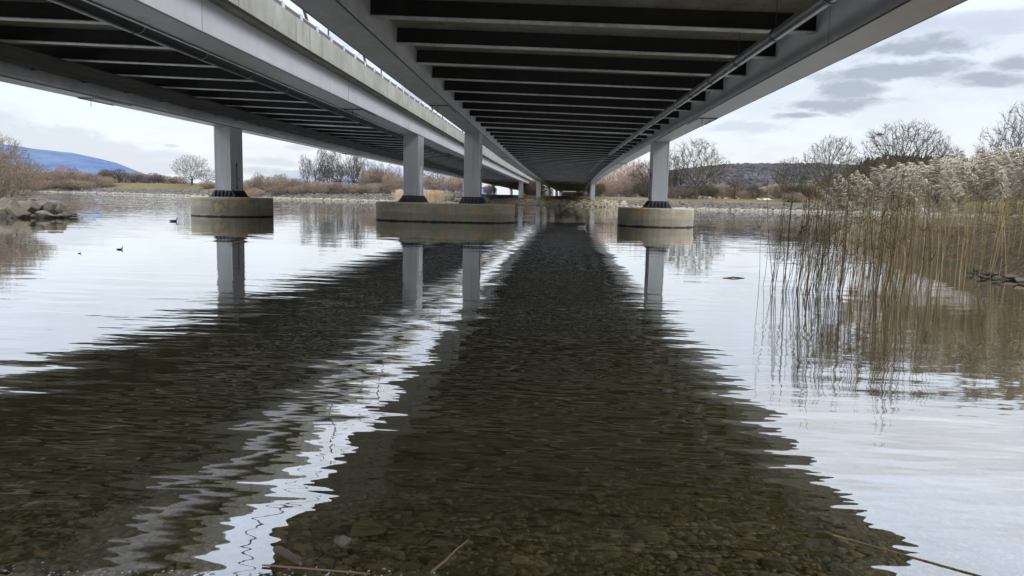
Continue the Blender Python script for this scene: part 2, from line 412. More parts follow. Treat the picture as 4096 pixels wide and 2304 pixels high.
# railing of the left bridge
rb = MB()
ys = np.arange(8, 200, 4.0)
for zz, hh in ((6.70, .10),):
    pass
sweep('guard_rail', rect(-7.93, -7.87, 6.66, 6.83), 6, 200, 'rail_brown', LB, 5)
sweep('kick_rail', rect(-7.94, -7.90, 6.84, 6.87), 6, 200, 'galv', LB, 5)
sweep('top_cable', rect(-8.315, -8.285, 8.20, 8.23), 6, 200, 'iron_dark', LB, 5)
k = 0; stuffp = MB()
for yy in np.arange(10.56, 198, 1.567):
    k += 1
    m = MB() if k <= 96 else stuffp
    x_, z_ = px(yy), pz(yy)
    m.box((-7.98 + x_, yy - .09, 6.60 + z_), (-7.84 + x_, yy + .09, 6.88 + z_))
    m.box((-7.99 + x_, yy + .55, 6.60 + z_), (-7.95 + x_, yy + .59, 6.84 + z_))
    if k <= 96: m.build('rail_post', 'galv', LB)
o = stuffp.build('rail_post', 'galv', LB); o['kind'] = 'stuff'
for yy, lean in ((27.3, 1), (35.6, 1), (55.0, 1), (73, 1), (98, 1)):
    m = MB(); m.tube([(-8.75, yy + .35, 6.4), (-9.1, yy - .5, 8.4)], .055, 6); m.build('brace', 'iron_dark', LB)
    if yy < 60:
        m = MB(); m.tube([(-8.3, yy + .2, 6.62), (-8.3, yy + .2, 8.25)], .03, 6); m.build('cable_post', 'iron_dark', LB)
m = MB(); m.tube([(-8.02, 29.9, 6.55), (-8.02, 29.9, 6.82), (-8.05, 30.4, 7.1), (-8.1, 31.6, 7.75)], .11, 12); m.build('vent_tube', 'galv', LB, True)
m = MB()
for q in range(3):
    m.box((-8.10, 39.4 + q * 2.0, 6.55), (-8.02, 41.36 + q * 2.0, 7.16))
m.build('sign_panel', 'galv', LB)
# drain pipe + clips, left bridge
def pipe(parent, X, za, zb, ya, yb, r, m, zs_, xo=0, clips=3.05, c0=0):
    ys = np.linspace(ya, yb, 30); P = [(X + px(y), y, za + (zb - za) * (y - ya) / (yb - ya)) for y in ys]
    mb = MB(); mb.tube(P, r, 14); p = mb.build('drain_pipe', m, parent, True)
    for yy in np.arange(ya + c0, yb, clips):
        z = za + (zb - za) * (yy - ya) / (yb - ya); x = X + px(yy)
        mb = MB(); mb.tube([(x, yy - .04, z), (x, yy + .04, z)], r + .013, 14); mb.build('pipe_collar', 'pipe_grey', p, True)
        mb = MB(); mb.tube([(x, yy, z + r), (x, yy, zs_(X) + pz(yy) - .003)], .009, 5); mb.build('hanger_rod', 'iron_dark', p)
pipe(LB, -9.42, 5.20, 5.10, -3, 66, .235, 'pipe_black', zsL, c0=1.3)
pipe(RB, 4.33, 4.87, 5.22, -3, 64, .12, 'pipe_grey', zsR, c0=.9)
m = MB(); x_ = 4.33 + px(64); m.tube([(x_, 64, 5.22), (x_, 64, 5.5)], .07, 8); m.build('pipe_elbow', 'iron_dark', RB)
for yy in np.arange(70, 112, 3.05):
    m = MB(); a = np.linspace(0, 2 * math.pi, 13); m.tube(np.stack([4.38 + px(yy) + .13 * np.cos(a), yy + 0 * a, 5.38 + .13 * np.sin(a)], 1), .022, 5, False); m.build('hanger_ring', 'galv', RB)
m = MB(); x_ = px(150); m.tube([(5.2 + x_, 146, 5.1), (5.1 + x_, 147, 4.7), (4.7 + x_, 148, 4.1), (4.6 + x_, 148.5, 3.3), (4.3 + x_, 148.8, 2.9), (4.7 + x_, 149, 2.3)], .17, 10); m.build('downpipe', 'pipe_grey', RB, True)
# light flat bars on both sides of the left bridge's pipe
sweep('edge_bar', rect(-9.72, -9.66, 5.02, 5.05), -3, 62, 'flange', LB, 5)
sweep('edge_bar', rect(-9.05, -9.02, 5.02, 5.05), -3, 62, 'flange', LB, 5)
# cable trays under the left bridge
for (xa, xb, zz, n, yend) in ((-16.75, -15.7, 5.46, 12, 150), (-17.55, -16.95, 5.46, 6, 150)):
    m = MB()
    for x in np.linspace(xa, xb, n):
        ys = np.linspace(5, yend, 24)
        m.tube([(x + px(y), y, zz + pz(y)) for y in ys], .022 if n == 12 else .035, 4, False)
    for yy in np.arange(5, yend, .55):
        m.box((xa + px(yy), yy - .012, zz + pz(yy) + .022), (xb + px(yy), yy + .012, zz + pz(yy) + .045))
    t_ = m.build('cable_tray', 'grate', LB)
    for x in (xa, xb):
        m = MB(); ys = np.linspace(5, yend, 24); m.tube([(x + px(y), y, zz + pz(y) + .05) for y in ys], .05, 4, False); m.build('tray_edge', 'grate', t_)
sweep('edge_bar', rect(-19.42, -19.38, 5.42, 5.47), 5, 150, 'flange', LB, 5)

# ------------------------------------------------------------------ piers
def bolt_skirt(parent, x0, x1, y0, y1, z, h=.36, out=.3):
    """flared dark base of a column, its gusset plates as one ring"""
    m = MB(); m.box((x0 - out, y0 - out, z), (x1 + out, y1 + out, z + .05)); bp = m.build('base_plate', 'iron_dark', parent)
    m = MB()
    def gus(p, d):      # triangular fin from the column face outwards
        p = np.array(p); d = np.array(d); t = np.array([-d[1], d[0], 0]) * .012
        tri = [p, p + d * out, p + d * .06 + (0, 0, h), p + np.array([0, 0, h])]
        V = [q + t for q in tri] + [q - t for q in tri]
        m.add(V, [np.array([(0, 1, 2, 3), (7, 6, 5, 4), (0, 4, 5, 1), (1, 5, 6, 2), (2, 6, 7, 3)])])
    for q in np.linspace(x0 + .02, x1 - .02, 5):
        gus((q, y0, z + .05), (0, -1, 0)); gus((q, y1, z + .05), (0, 1, 0))
    for q in np.linspace(y0 + .02, y1 - .02, 8):
        gus((x0, q, z + .05), (-1, 0, 0)); gus((x1, q, z + .05), (1, 0, 0))
    m.box((x0 - .02, y0 - .02, z + .045), (x1 + .02, y1 + .02, z + h + .05)); m.build('base_collar', 'iron_dark', parent)
def column(parent, x0, x1, y0, y1, z0, z1, rod=None):
    b = .03; m = MB()
    ring = [(x0 + b, y0), (x1 - b, y0), (x1, y0 + b), (x1, y1 - b), (x1 - b, y1), (x0 + b, y1), (x0, y1 - b), (x0, y0 + b)]
    V = [(x, y, z) for z in (z0, z1) for x, y in ring]
    F = [(i, (i + 1) % 8, 8 + (i + 1) % 8, 8 + i) for i in range(8)]
    m.add(V, [np.array(F)]); c = m.build('column', 'paint_grey', parent)
    for xx in (x0 - .012, x1 - .012):
        m = MB(); m.box((xx, y0 - .035, z0 + .4), (xx + .024, y0 - .001, z1 - .02)); m.build('edge_strip', 'paint_bright' , c)
    bolt_skirt(c, x0, x1, y0, y1, z0 + .001)
    if rod is not None:
        s_, m = rod, MB(); xx = (x0 - .05) if s_ < 0 else (x1 + .05)
        m.tube([(xx, y0 + .8, z0 + .5), (xx, y0 + .8, z0 + 2.1)], .022, 6)
        m.box((xx - .03, y0 + .74, z0 + .52), (xx + .03, y0 + .86, z0 + .62)); m.box((xx - .03, y0 + .74, z0 + 1.9), (xx + .03, y0 + .86, z0 + 2.0))
        m.tube([(xx, y0 + .8, z0 + 1.15), (xx + .12 * s_, y0 + .8, z0 + 1.15), (xx + .12 * s_, y0 + .8, z0 + .98), (xx, y0 + .8, z0 + .98)], .014, 5)
        m.build('latch_rod', 'iron_dark', c)
    return c
def cap(parent, x0, x1, y0, y1, zb, zt, rnd=0.0):
    m = MB(); pts = []
    if rnd:
        n = 22; cx0, cx1 = x0 + rnd, x1 - rnd; ym = (y0 + y1) / 2; hy = (y1 - y0) / 2
        for a in np.linspace(-math.pi / 2, math.pi / 2, n): pts.append((cx1 + rnd * math.cos(a), ym + hy * math.sin(a)))
        for a in np.linspace(math.pi / 2, 3 * math.pi / 2, n): pts.append((cx0 + rnd * math.cos(a), ym + hy * math.sin(a)))
    else: pts = [(x0, y0), (x1, y0), (x1, y1), (x0, y1)]
    k = len(pts); e = .03
    cx_, cy_ = (x0 + x1) / 2, (y0 + y1) / 2
    def ins(p, d): return (p[0] - math.copysign(d, p[0] - cx_), p[1] - math.copysign(d, p[1] - cy_))
    V = [(x, y, zb) for x, y in pts] + [(x, y, zt - e) for x, y in pts] + [(*ins(p, e), zt) for p in pts]
    F = [(r_ * k + i, r_ * k + (i + 1) % k, (r_ + 1) * k + (i + 1) % k, (r_ + 1) * k + i) for r_ in (0, 1) for i in range(k)]
    me = mesh_arrays('pile_cap', np.array(V), [np.array(F), np.array([[2 * k + i for i in range(k)]])]); me.materials.append(MT['conc_cap'])
    return link('pile_cap', me, parent)
D1, CY, RC = 43.55, 44.5, 2.35
t = empty('bridge_pier', (-19.5, D1, 0), label='leftmost pier with one column on a stained concrete block', cat='bridge pier', group='piers standing in the water')
def rel(t, f, *a, **k):       # build in world space, then hang under the empty
    n0 = set(bpy.data.objects.keys())
    r_ = f(*a, **k)
    return r_
def pier(label, group, caps, cols, loc):
    t = empty('bridge_pier', (0, 0, 0), label=label, cat='bridge pier', group=group)
    for c in caps: cap(t, *c)
    for c in cols: column(t, *c)
    return t
bpy.data.objects.remove(t)
G1 = 'bridge piers standing in the river'
pier('pier under the left bridge with one column on a chipped concrete block', G1, [(-19.98 - 2.42, -19.98 + 2.42, D1 - .05, D1 + 2 * RC + .05, -3, 1.16, 2.42)], [(-20.40, -19.46, CY, CY + 1.85, 1.16, 5.338, 1)], None)
pier('wide middle pier with two grey columns on one long concrete block', G1, [(-8.53 - RC, -4.85 + RC + .1, D1, D1 + 2 * RC, -3, 1.10, RC)],
     [(-8.97, -8.10, CY, CY + 1.85, 1.10, 5.058, None), (-5.36, -4.48, CY, CY + 1.85, 1.10, 5.268, 1)], None)
pier('pier under the right bridge with one column on a rounded concrete block', G1, [(6.11 - RC + .1, 6.11 + RC - .1, D1, D1 + 2 * RC, -3, 1.09, RC - .1)], [(5.68, 6.54, CY, CY + 1.85, 1.09, 4.928, -1)], None)
# spalled patch on the left block, rusty stain
def patchm(t, p, o):
    q = t.pos(); n = t.noise(q, 3, 6, .6)
    return {'Base Color': t.mix(t.mr(n, .4, .6), (.12, .105, .075), (.27, .21, .12)), 'Roughness': .9}
MT['patch'] = material('patch', patchm)
def whitem(t, p, o):
    n = t.noise(t.pos(), 3, 5)
    return {'Base Color': t.mix(t.mr(n, .35, .65), (.5, .52, .54), (.66, .68, .70)), 'Roughness': .6}
MT['white_paint'] = material('white_paint', whitem)
def flat_poly(name, pts, y, mat, parent):     # thin plate facing the near shore
    k = len(pts); V = [(x, y, z) for x, z in pts] + [(x, y + .01, z) for x, z in pts]
    me = mesh_arrays(name, np.array(V), [np.array([list(range(k))]), np.array([(i, (i + 1) % k, k + (i + 1) % k, k + i) for i in range(k)])])
    me.materials.append(MT[mat]); return link(name, me, parent)
caps_ = [o for o in bpy.data.objects if o.name.startswith('pile_cap')]
r_ = np.random.default_rng(3)
pts = [(-20.3, .84), (-19.95, .98), (-19.4, 1.0), (-19.2, .66), (-19.35, .32), (-19.6, .20), (-19.85, .26), (-20.1, .30)]
V = []; F = []; pc = np.mean(pts, 0); K = len(pts); cyy = D1 + RC
P2 = []
for i in range(K):
    for q in range(3): P2.append(np.array(pts[i]) * (1 - q / 3) + np.array(pts[(i + 1) % K]) * q / 3 + r_.normal(0, .02, 2))
P2.append(pc); K = len(P2) - 1
for f_ in (1, .7, .4):
    for i in range(K):
        x, z = pc + (P2[i] - pc) * f_; V.append((x, cyy - math.sqrt(2.42 ** 2 - (x + 19.98) ** 2) - .012, z))
V.append((pc[0], cyy - math.sqrt(2.42 ** 2 - (pc[0] + 19.98) ** 2) - .012, pc[1]))
F = [(r * K + i, r * K + (i + 1) % K, (r + 1) * K + (i + 1) % K, (r + 1) * K + i) for r in (0, 1) for i in range(K)]
me = mesh_arrays('spalled_patch', np.array(V), [np.array(F), np.array([(2 * K + i, 2 * K + (i + 1) % K, 3 * K) for i in range(K)])]); me.materials.append(MT['patch']); link('spalled_patch', me, caps_[0])
# painted blotch on the middle pier's left column side
c_ = [o for o in bpy.data.objects if o.name.startswith('column')][1]
a = np.linspace(0, 2 * math.pi, 24, endpoint=False)
m = MB(); V = []
for th in a:
    yy = CY + .95 + (.55 if math.sin(th) < .3 else .45) * math.cos(th) * (1 + .12 * math.sin(5 * th)); zz = 2.35 + 1.0 * math.sin(th) + .08 * math.sin(3 * th)
    V.append((-8.10 + .004, yy, zz))
me = mesh_arrays('paint_blotch', np.array(V), [np.array([list(range(24))])]); me.materials.append(MT['white_paint']); link('paint_blotch', me, c_)

# pier pair on the far bank
G2 = 'bridge piers at the foot of the far bank'
s2 = px(155)
pier('far pier with two scribbled columns on a low block at the rocky bank', G2, [(-11.6 + s2, -.7 + s2, 153.2, 157.5, -2, .98)],
     [(-8.97 + s2, -8.10 + s2, 154, 155.9, .98, 5.06 + pz(155), None), (-5.36 + s2, -4.48 + s2, 154, 155.9, .98, 5.27 + pz(155), None)], None)
pier('far pier with one column on a low rounded block below the right bridge', G2, [(3.6 + s2, 9.4 + s2, 152.8, 157.5, -2, .93, 1.2)],
     [(5.68 + s2, 6.54 + s2, 154, 155.9, .93, 4.93 + pz(155), None)], None)
pier('far pier with one column under the left edge of the left bridge', G2, [(-22 + s2, -17 + s2, 153.2, 157.5, -2, 1.05)],
     [(-20.40 + s2, -19.46 + s2, 154, 155.9, 1.05, 5.34 + pz(155), None)], None)
def scribble(name, pts_list, y, mat, parent, r=.02):
    m = MB()
    for P in pts_list: m.tube([(x, y, z) for x, z in P], r, 4, False)
    return m.build(name, mat, parent)
cols_ = [o for o in bpy.data.objects if o.name.startswith('column')]
for ci, x0 in ((3, -8.97 + s2), (4, -5.36 + s2)):
    r2 = np.random.default_rng(ci)
    L = []
    for q in range(4):
        zc_ = 1.75 + .28 * q; n = 9
        L.append([(x0 + .1 + .66 * i / (n - 1), zc_ + r2.uniform(-.11, .11)) for i in range(n)])
    a = np.linspace(0, 2 * math.pi, 14); L.append([(x0 + .42 + .3 * math.cos(q), 2.1 + .28 * math.sin(q)) for q in a])
    parent = cols_[ci] if ci < len(cols_) else cols_[-1]
    scribble('graffiti', L, 153.975, 'white_paint', parent, .035)
# round concrete columns and abutments behind
G3 = 'round concrete columns behind the far bank'
def round_col(x, y, r, z0, z1, label):
    t = empty('round_column', (x, y, z0), label=label, cat='column', group=G3)
    m = MB(); m.tube([(0, 0, 0), (0, 0, z1 - z0 - .22)], r, 20); m.build('shaft', 'conc_column', t, False)
    m = MB(); m.box((-r * .6, -r * .6, z1 - z0 - .22), (r * .6, r * .6, z1 - z0)); m.build('bearing_block', 'iron_dark', t)
def wz(y): return pz(y)
GZ = 2.2
for y, rr, nm in ((204, .50, 'nearer'), (250, .5, 'farther')):
    for x, zg, lb in ((-19.9, 5.42, 'under the outer side of the left bridge'), (-8.55, 5.12, 'under the inner side of the left bridge'),
                      (-4.9, 5.35, 'left under the right bridge'), (6.1, 5.0, 'right under the right bridge')):
        zb = (zg + wz(y)) if y > 203 else zg
        top = zg + wz(y)
        if y in (204, 250): top = min(top, (6.03 if x < -7 else 5.92) - .95 + wz(y))
        round_col(x + px(y), y, rr, GZ - .6, top, '%s round pale concrete column %s' % (nm, lb))
GR_W = material('wall_paint_white', lambda t, p, o: {'Base Color': t.mix(t.mr(t.noise(t.pos(), 1.2, 6), .4, .62), (.72, .71, .68), (.88, .87, .84)), 'Roughness': .9}); MT['wall_white'] = GR_W
def simple(name, c, r=.7): MT[name] = material(name, lambda t, p, o: {'Base Color': t.mix(t.mr(t.noise(t.pos(), 4, 5), .4, .6), tuple(v * .8 for v in c), c), 'Roughness': r})
simple('spray_black', (.03, .03, .035)); simple('spray_red', (.42, .07, .06)); simple('spray_grey', (.32, .32, .34)); simple('spray_white', (.75, .75, .75))
def abut(label, x0, x1, y, z1, graf=False):
    t = empty('abutment', (0, 0, 0), label=label, cat='abutment')
    m = MB(); m.box((x0, y, 0), (x1, y + 1.5, z1)); w = m.build('wall', 'wall_white', t)
    m = MB(); m.box(((x0 + x1) / 2 + .2, y - .5, z1 - .1), ((x0 + x1) / 2 + 1.5, y - .01, z1 + .45)); m.build('bearing_block', 'conc_beam', t)
    if graf:
        r3 = np.random.default_rng(11); L = []
        xs = np.linspace(x0 + 1.4, x0 + 7.2, 26)
        for i, x in enumerate(xs):
            a0 = r3.uniform(0, 6.28); a = np.linspace(a0, a0 + r3.uniform(2, 4.6), 9); rr = r3.uniform(.3, .62); zc_ = 2.9 + r3.uniform(-.25, .25)
            L.append([(x + rr * .6 * math.cos(q), zc_ + rr * math.sin(q)) for q in a])
        scribble('graffiti', L, y - .02, 'spray_black', t, .085)
        L = [[(x + .1, z + .05) for x, z in P[::2]] for P in L[::2]]; scribble('graffiti', L, y - .06, 'spray_white', t, .05)
        flat_poly('graffiti', [(x0 + 6.8, 2.2), (x0 + 9.0, 2.2), (x0 + 9.2, 3.2), (x0 + 8.4, 3.7), (x0 + 7.2, 3.6), (x0 + 6.7, 3.1)], y - .03, 'spray_red', t)
        L = []
        for i in range(6):
            a0 = r3.uniform(0, 6.28); a = np.linspace(a0, a0 + 4, 8); L.append([(x0 + 7.2 + .3 * i + .3 * math.cos(q), 2.9 + .45 * math.sin(q)) for q in a])
        scribble('graffiti', L, y - .09, 'spray_white', t, .05)
        L = [[(x0 + 9.8 + .35 * i, 2.4), (x0 + 10.0 + .3 * i, 3.4), (x0 + 10.2 + .3 * i, 2.5)] for i in range(4)]; scribble('graffiti', L, y - .02, 'spray_grey', t, .06)
    return t
XA = px(Y1)
abut('white abutment wall with black and red graffiti at the end of the right bridge', -5.8 + XA, 6.6 + XA, Y1, pz(Y1) + 5.55, True)
abut('plain white abutment wall at the end of the left bridge', -20.9 + XA, -7.8 + XA, Y1, pz(Y1) + 5.7)
t = empty('abutment', (0, 0, 0), label='grey concrete abutment on the near bank carrying both bridges', cat='abutment')
m = MB(); m.box((-21.5, Y0 - 2, .5), (7.6, Y0 - .02, 5.0)); m.build('wall', 'conc_beam', t)

# ------------------------------------------------------------------ terrain
SH = [(-600, 330), (-300, 245), (-200, 218), (-141, 200), (-116, 194), (-86, 175), (-57, 156), (-39, 155), (-12, 151), (-6, 150), (10, 147), (33, 141), (54, 139.5), (80, 143), (140, 152), (600, 240)]
def shore(x): return np.interp(x, [p[0] for p in SH], [p[1] for p in SH])
def crest(x): return np.interp(x, [-200, -110, -60, -30, -15, 10, 30, 60, 120], [2.8, 3.1, 2.8, 2.4, 2.0, 2.0, 2.1, 2.2, 2.3])
def gz(x, y):
    t_ = y - shore(x)
    return np.interp(t_, [-60, -8, 0, 5, 6], [-2, -1.6, 0, 1.15, 1.25]) + np.clip((t_ - 6) / 9, 0, 1) * (crest(x) - 1.25)
def grid(name, xs, ys, zf, mat, kind='structure', smooth=True):
    X, Y = np.meshgrid(xs, ys); Z = zf(X, Y); nx, ny = len(xs), len(ys)
    V = np.stack([X, Y, Z], -1).reshape(-1, 3); i = np.arange(ny - 1)[:, None] * nx; j = np.arange(nx - 1)[None]
    F = np.stack([i + j, i + j + 1, i + nx + j + 1, i + nx + j], -1).reshape(-1, 4)
    me = mesh_arrays(name, V, [F], smooth); me.materials.append(MT[mat]); o = link(name, me); o['kind'] = kind; return o
xs = np.unique(np.concatenate([np.linspace(-8000, -300, 12), np.linspace(-300, 150, 226), np.linspace(150, 8000, 12)]))
ys = np.unique(np.concatenate([np.linspace(120, 260, 94), np.linspace(260, 400, 20), np.linspace(400, 14000, 14)]))
def farz(x, y):
    z = gz(x, y); bumpy = (np.sin(x * 1.3 + y) * np.cos(x * .37 - y * .9)) * .06
    return z + np.where(z > .05, bumpy, 0)
grid('far_bank', xs, ys, farz, 'bank')
# near shore, riverbed
def bedz(x, y):
    b = np.interp(y, [-12, -4, 0, 2.72, 6, 20, 60, 121], [1.2, .6, .18, 0, -.42, -1.2, -2.2, -2.3])
    # mud spit with boulders to the left, reed spit to the right
    sp = np.clip(1.35 - np.abs(y - 40 - .05 * (x + 30)) / 4.5, 0, 1) * np.clip((-27.6 - x) / 2.6, 0, 1) * 2.05
    sp2 = np.clip((x - 8.6 - .12 * np.abs(y - 18)) / 3, 0, 1) * np.clip((y - 12.5) / 2.5, 0, 1) * np.clip((44 - y) / 8, 0, 1) * 2.25
    sd = np.clip((x - 10) / 4, 0, 1) * np.clip((y - 0) / 3, 0, 1) * np.clip((16 - y) / 3, 0, 1) * .0
    return b + sp + sp2 + sd
xs = np.unique(np.concatenate([np.linspace(-400, -60, 18), np.linspace(-60, -20, 50), np.linspace(-20, 6, 30), np.linspace(6, 40, 50), np.linspace(40, 400, 18)]))
ys = np.unique(np.concatenate([np.linspace(-12, 9, 50), np.linspace(9, 60, 90), np.linspace(60, 121, 10)]))
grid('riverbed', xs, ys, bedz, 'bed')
m = MB(); me = mesh_arrays('near_bank', np.array([(-400, -60, 2), (400, -60, 2), (400, -12, 1.2), (-400, -12, 1.2)]), [np.array([(0, 1, 2, 3)])]); me.materials.append(MT['mud']); o = link('near_bank', me); o['kind'] = 'structure'

# ------------------------------------------------------------------ water
def waterm(t, p, o):
    t.n.remove(p); q = t.pos(); x, y, z = t.xyz(q)[:3]
    def wv(sx, sy, sc_, det, rough, ax=0): return t.noise(t.vm('ADD', t.scale(q, (sx, sy, 1)), (ax, ax * 1.7, 0)), sc_, det, rough)
    big = wv(.36, 1.0, 2.0, 3, .5)
    mid = wv(.30, 1.0, 3.4, 2, .5, 7)
    near = t.mr(y, 3, 9, 1.5, 1, True)
    patch = t.mr(t.noise(t.scale(q, (.05, .12, 1)), 1, 3), .35, .65, .55, 1.3)
    h = t.math('MULTIPLY', big, t.mr(t.noise(t.scale(q, (.35, .8, 1)), .9, 2), .35, .65, .006, .0145))
    h = t.math('MULTIPLY', h, near)
    h = t.math('MULTIPLY_ADD', t.math('MULTIPLY', mid, t.mr(y, 3, 7, .25, 0)), .004, h)
    h = t.math('MULTIPLY', h, t.mr(y, 9, 20, 1, 0, True))
    # beyond a few metres the wavelets are finer than the bump footprint: tilt the normal directly
    def tilt(sx, sy, sc_, det, off, amp):
        c_ = t.noise(t.vm('ADD', t.scale(q, (sx, sy, 1)), (off, off, 0)), sc_, det, .6, out=1)
        return t.vm('MULTIPLY', t.vm('MULTIPLY', t.vm('SUBTRACT', c_, (.5, .5, .5)), (.45, 1, 0)), t.comb(amp, amp, 0))
    a1 = t.math('MULTIPLY', t.mr(y, 8, 24, 0, .038, True), t.mr(y, 30, 60, 1, .6))
    a2 = t.math('MULTIPLY', t.math('ADD', t.mr(y, 16, 60, 0, .07), t.mr(y, 50, 150, 0, .30)), patch)
    nb = t.vm('NORMALIZE', t.vm('ADD', t.bump(h, 1, 1), t.vm('ADD', tilt(.17, 1, 3.2, 2, 5, a1), tilt(.24, 1, 9, 2, 31, a2))))
    inc = t.n.new('ShaderNodeNewGeometry').outputs['Incoming']; cs = t.math('ABSOLUTE', t.vm('DOT_PRODUCT', inc, nb, out=1))
    fr = t.ramp(cs, [(0, (1, 1, 1)), (.07, (.93,) * 3), (.17, (.76,) * 3), (.25, (.52,) * 3), (.31, (.36,) * 3), (.38, (.235,) * 3), (.45, (.165,) * 3), (.6, (.08,) * 3), (1, (.03,) * 3)])
    gl = t.n.new('ShaderNodeBsdfGlossy'); gl.inputs['Roughness'].default_value = 0.0; gl.inputs['Color'].default_value = (1, 1, 1, 1); t.link(nb, gl.inputs['Normal'])
    tr = t.n.new('ShaderNodeBsdfTransparent'); tr.inputs['Color'].default_value = (.97, .95, .84, 1)
    ms = t.n.new('ShaderNodeMixShader'); t.link(fr, ms.inputs[0]); t.link(tr.outputs[0], ms.inputs[1]); t.link(gl.outputs[0], ms.inputs[2])
    t.link(ms.outputs[0], o.inputs[0])
MT['water'] = material('water', waterm)
me = mesh_arrays('water', np.array([(-900, -11, 0), (900, -11, 0), (900, 420, 0), (-900, 420, 0)]), [np.array([(0, 1, 2, 3)])]); me.materials.append(MT['water'])
o = link('water', me); o['kind'] = 'structure'

# ------------------------------------------------------------------ gravel on the bed
pt = rocks(1, 8, 5, .8)
mb = MB(); n = 15000
Y = 2.45 + 3.6 * rng.beta(1.0, 2.0, n); X = rng.uniform(-1, 1, n) * (.78 * Y + .45) - .05 * Y
S = rng.gamma(4.0, .0026, n) + .0045; S = np.where(rng.random(n) < .05, S * 2.2, S)
Z = bedz(X, Y) - .001
for i, tm in enumerate(pt):
    k = np.arange(n) % 8 == i; m_ = k.sum()
    sc3 = np.stack([S[k] * rng.uniform(.8, 1.5, m_), S[k] * rng.uniform(.7, 1.1, m_), S[k] * rng.uniform(.32, .55, m_)], 1)
    scatter(mb, tm, np.stack([X[k], Y[k], Z[k]], 1), sc3, rng.uniform(0, 6.28, m_), rng.normal(0, .14, (m_, 2)))
tag(mb.build('gravel', 'pebble', None, False), 'dark olive pebbles covering the shallow riverbed', 'gravel', kind='stuff')
big = rocks(2, 6, 9, .56)
def stone(nm, lab, cat, x, y, z, s3, a, mat, t_=0, group=None):
    mb = MB(); scatter(mb, big[t_ % 6], np.array([[0, 0, 0.]]), np.array([s3]), np.array([a])); o = mb.build(nm, mat, None, False); o.location = (x, y, z)
    tag(o, lab, cat, group); return o
p = on(905, 1322); stone('flat_stone', 'large flat brown stone lying among the pebbles under water', 'stone', p[0], p[1] + .12, bedz(p[0], p[1]) + .0, (.10, .09, .03), .3, 'pebble', 1)
p = on(860, 1362); stone('stone', 'small wet stone with its pale top just above the water', 'stone', p[0], p[1], -.008, (.055, .045, .036), .5, 'rock_pale', 2)

# driftwood and stalks at the foot of the picture
def stick(nm, lab, cat, P, R, mat, k=7):
    P = np.array(P); o0 = P[0].copy(); mb = MB(); mb.tube(P - o0, R, k); o = mb.build(nm, mat, None, True); o.location = o0; return tag(o, lab, cat)
a, b = on(692, 1390), on(760, 1425)
w = np.linspace(0, 1, 8)[:, None]; P = a * (1 - w) + b * w; P[:, 2] = .017; P[:, 0] += np.sin(np.linspace(0, 5, 8)) * .004
stick('driftwood', 'short mottled driftwood branch half under water near the shore', 'driftwood', P, [.012, .02, .017, .019, .015, .017, .021, .013], 'wood_drift', 9)
a, b = on(1080, 1460), on(1180, 1358)
w = np.linspace(0, 1, 7)[:, None]; P = a * (1 - w) + b * w; P[:, 2] = np.linspace(.03, .004, 7); P[2, 0] += .004; P[4, 0] -= .004
stick('twig', 'forked reddish twig slanting out of the water at the lower edge', 'twig', P, np.linspace(.0075, .003, 7), 'twig_red')
a, b = on(2095, 1347), on(2500, 1460); w = np.linspace(0, 1, 6)[:, None]; P = a * (1 - w) + b * w; P[:, 2] = .002
stick('floating_reed', 'long straight reed stalk floating at the lower right', 'reed', P, .0038, 'reed_stem')
a, b = on(1000, 1432, -.05), on(1098, 1335, -.08); w = np.linspace(0, 1, 6)[:, None]; P = a * (1 - w) + b * w
stick('sunken_stalk', 'thin stalk lying under water beside the reddish twig', 'reed', P, .0028, 'reed_dark')
a, b = on(660, 1425), on(930, 1447); w = np.linspace(0, 1, 6)[:, None]; P = a * (1 - w) + b * w; P[:, 2] = .006
stick('reed_stalk', 'orange reed stalk lying along the waterline at the bottom', 'reed', P, .0042, 'reed_gold')
a, b = on(1819, 700), on(1873, 700); P = [a, (a + b) / 2 + (0, 0, .02), b]; stick('floating_branch', 'dark little branch floating between right pier and reeds', 'branch', P, [.012, .016, .008], 'reed_dark')
a, b = on(770, 1231, -.18), on(915, 1246, -.2); P = [a, (a + b) / 2, b]; stick('sunken_branch', 'thick sunken branch in the dark water near the bottom', 'branch', P, [.012, .022, .014], 'bed')
# foam specks
mb = MB(); n = 90
X_ = rng.uniform(0, 1150, n) ** 1; Yp = 1449 - np.abs(rng.normal(0, 10, n)); 
P = np.array([on(x, y) for x, y in zip(X_, Yp)]); P[:, 2] = .001
S = rng.uniform(.0015, .0045, n); scatter(mb, ico(1), P, np.stack([S * 1.8, S, S * .5], 1), rng.uniform(0, 6, n))
simple('foam_white', (.8, .82, .85), .3)
tag(mb.build('foam', 'foam_white'), 'little white foam specks along the waterline', 'foam', kind='stuff')

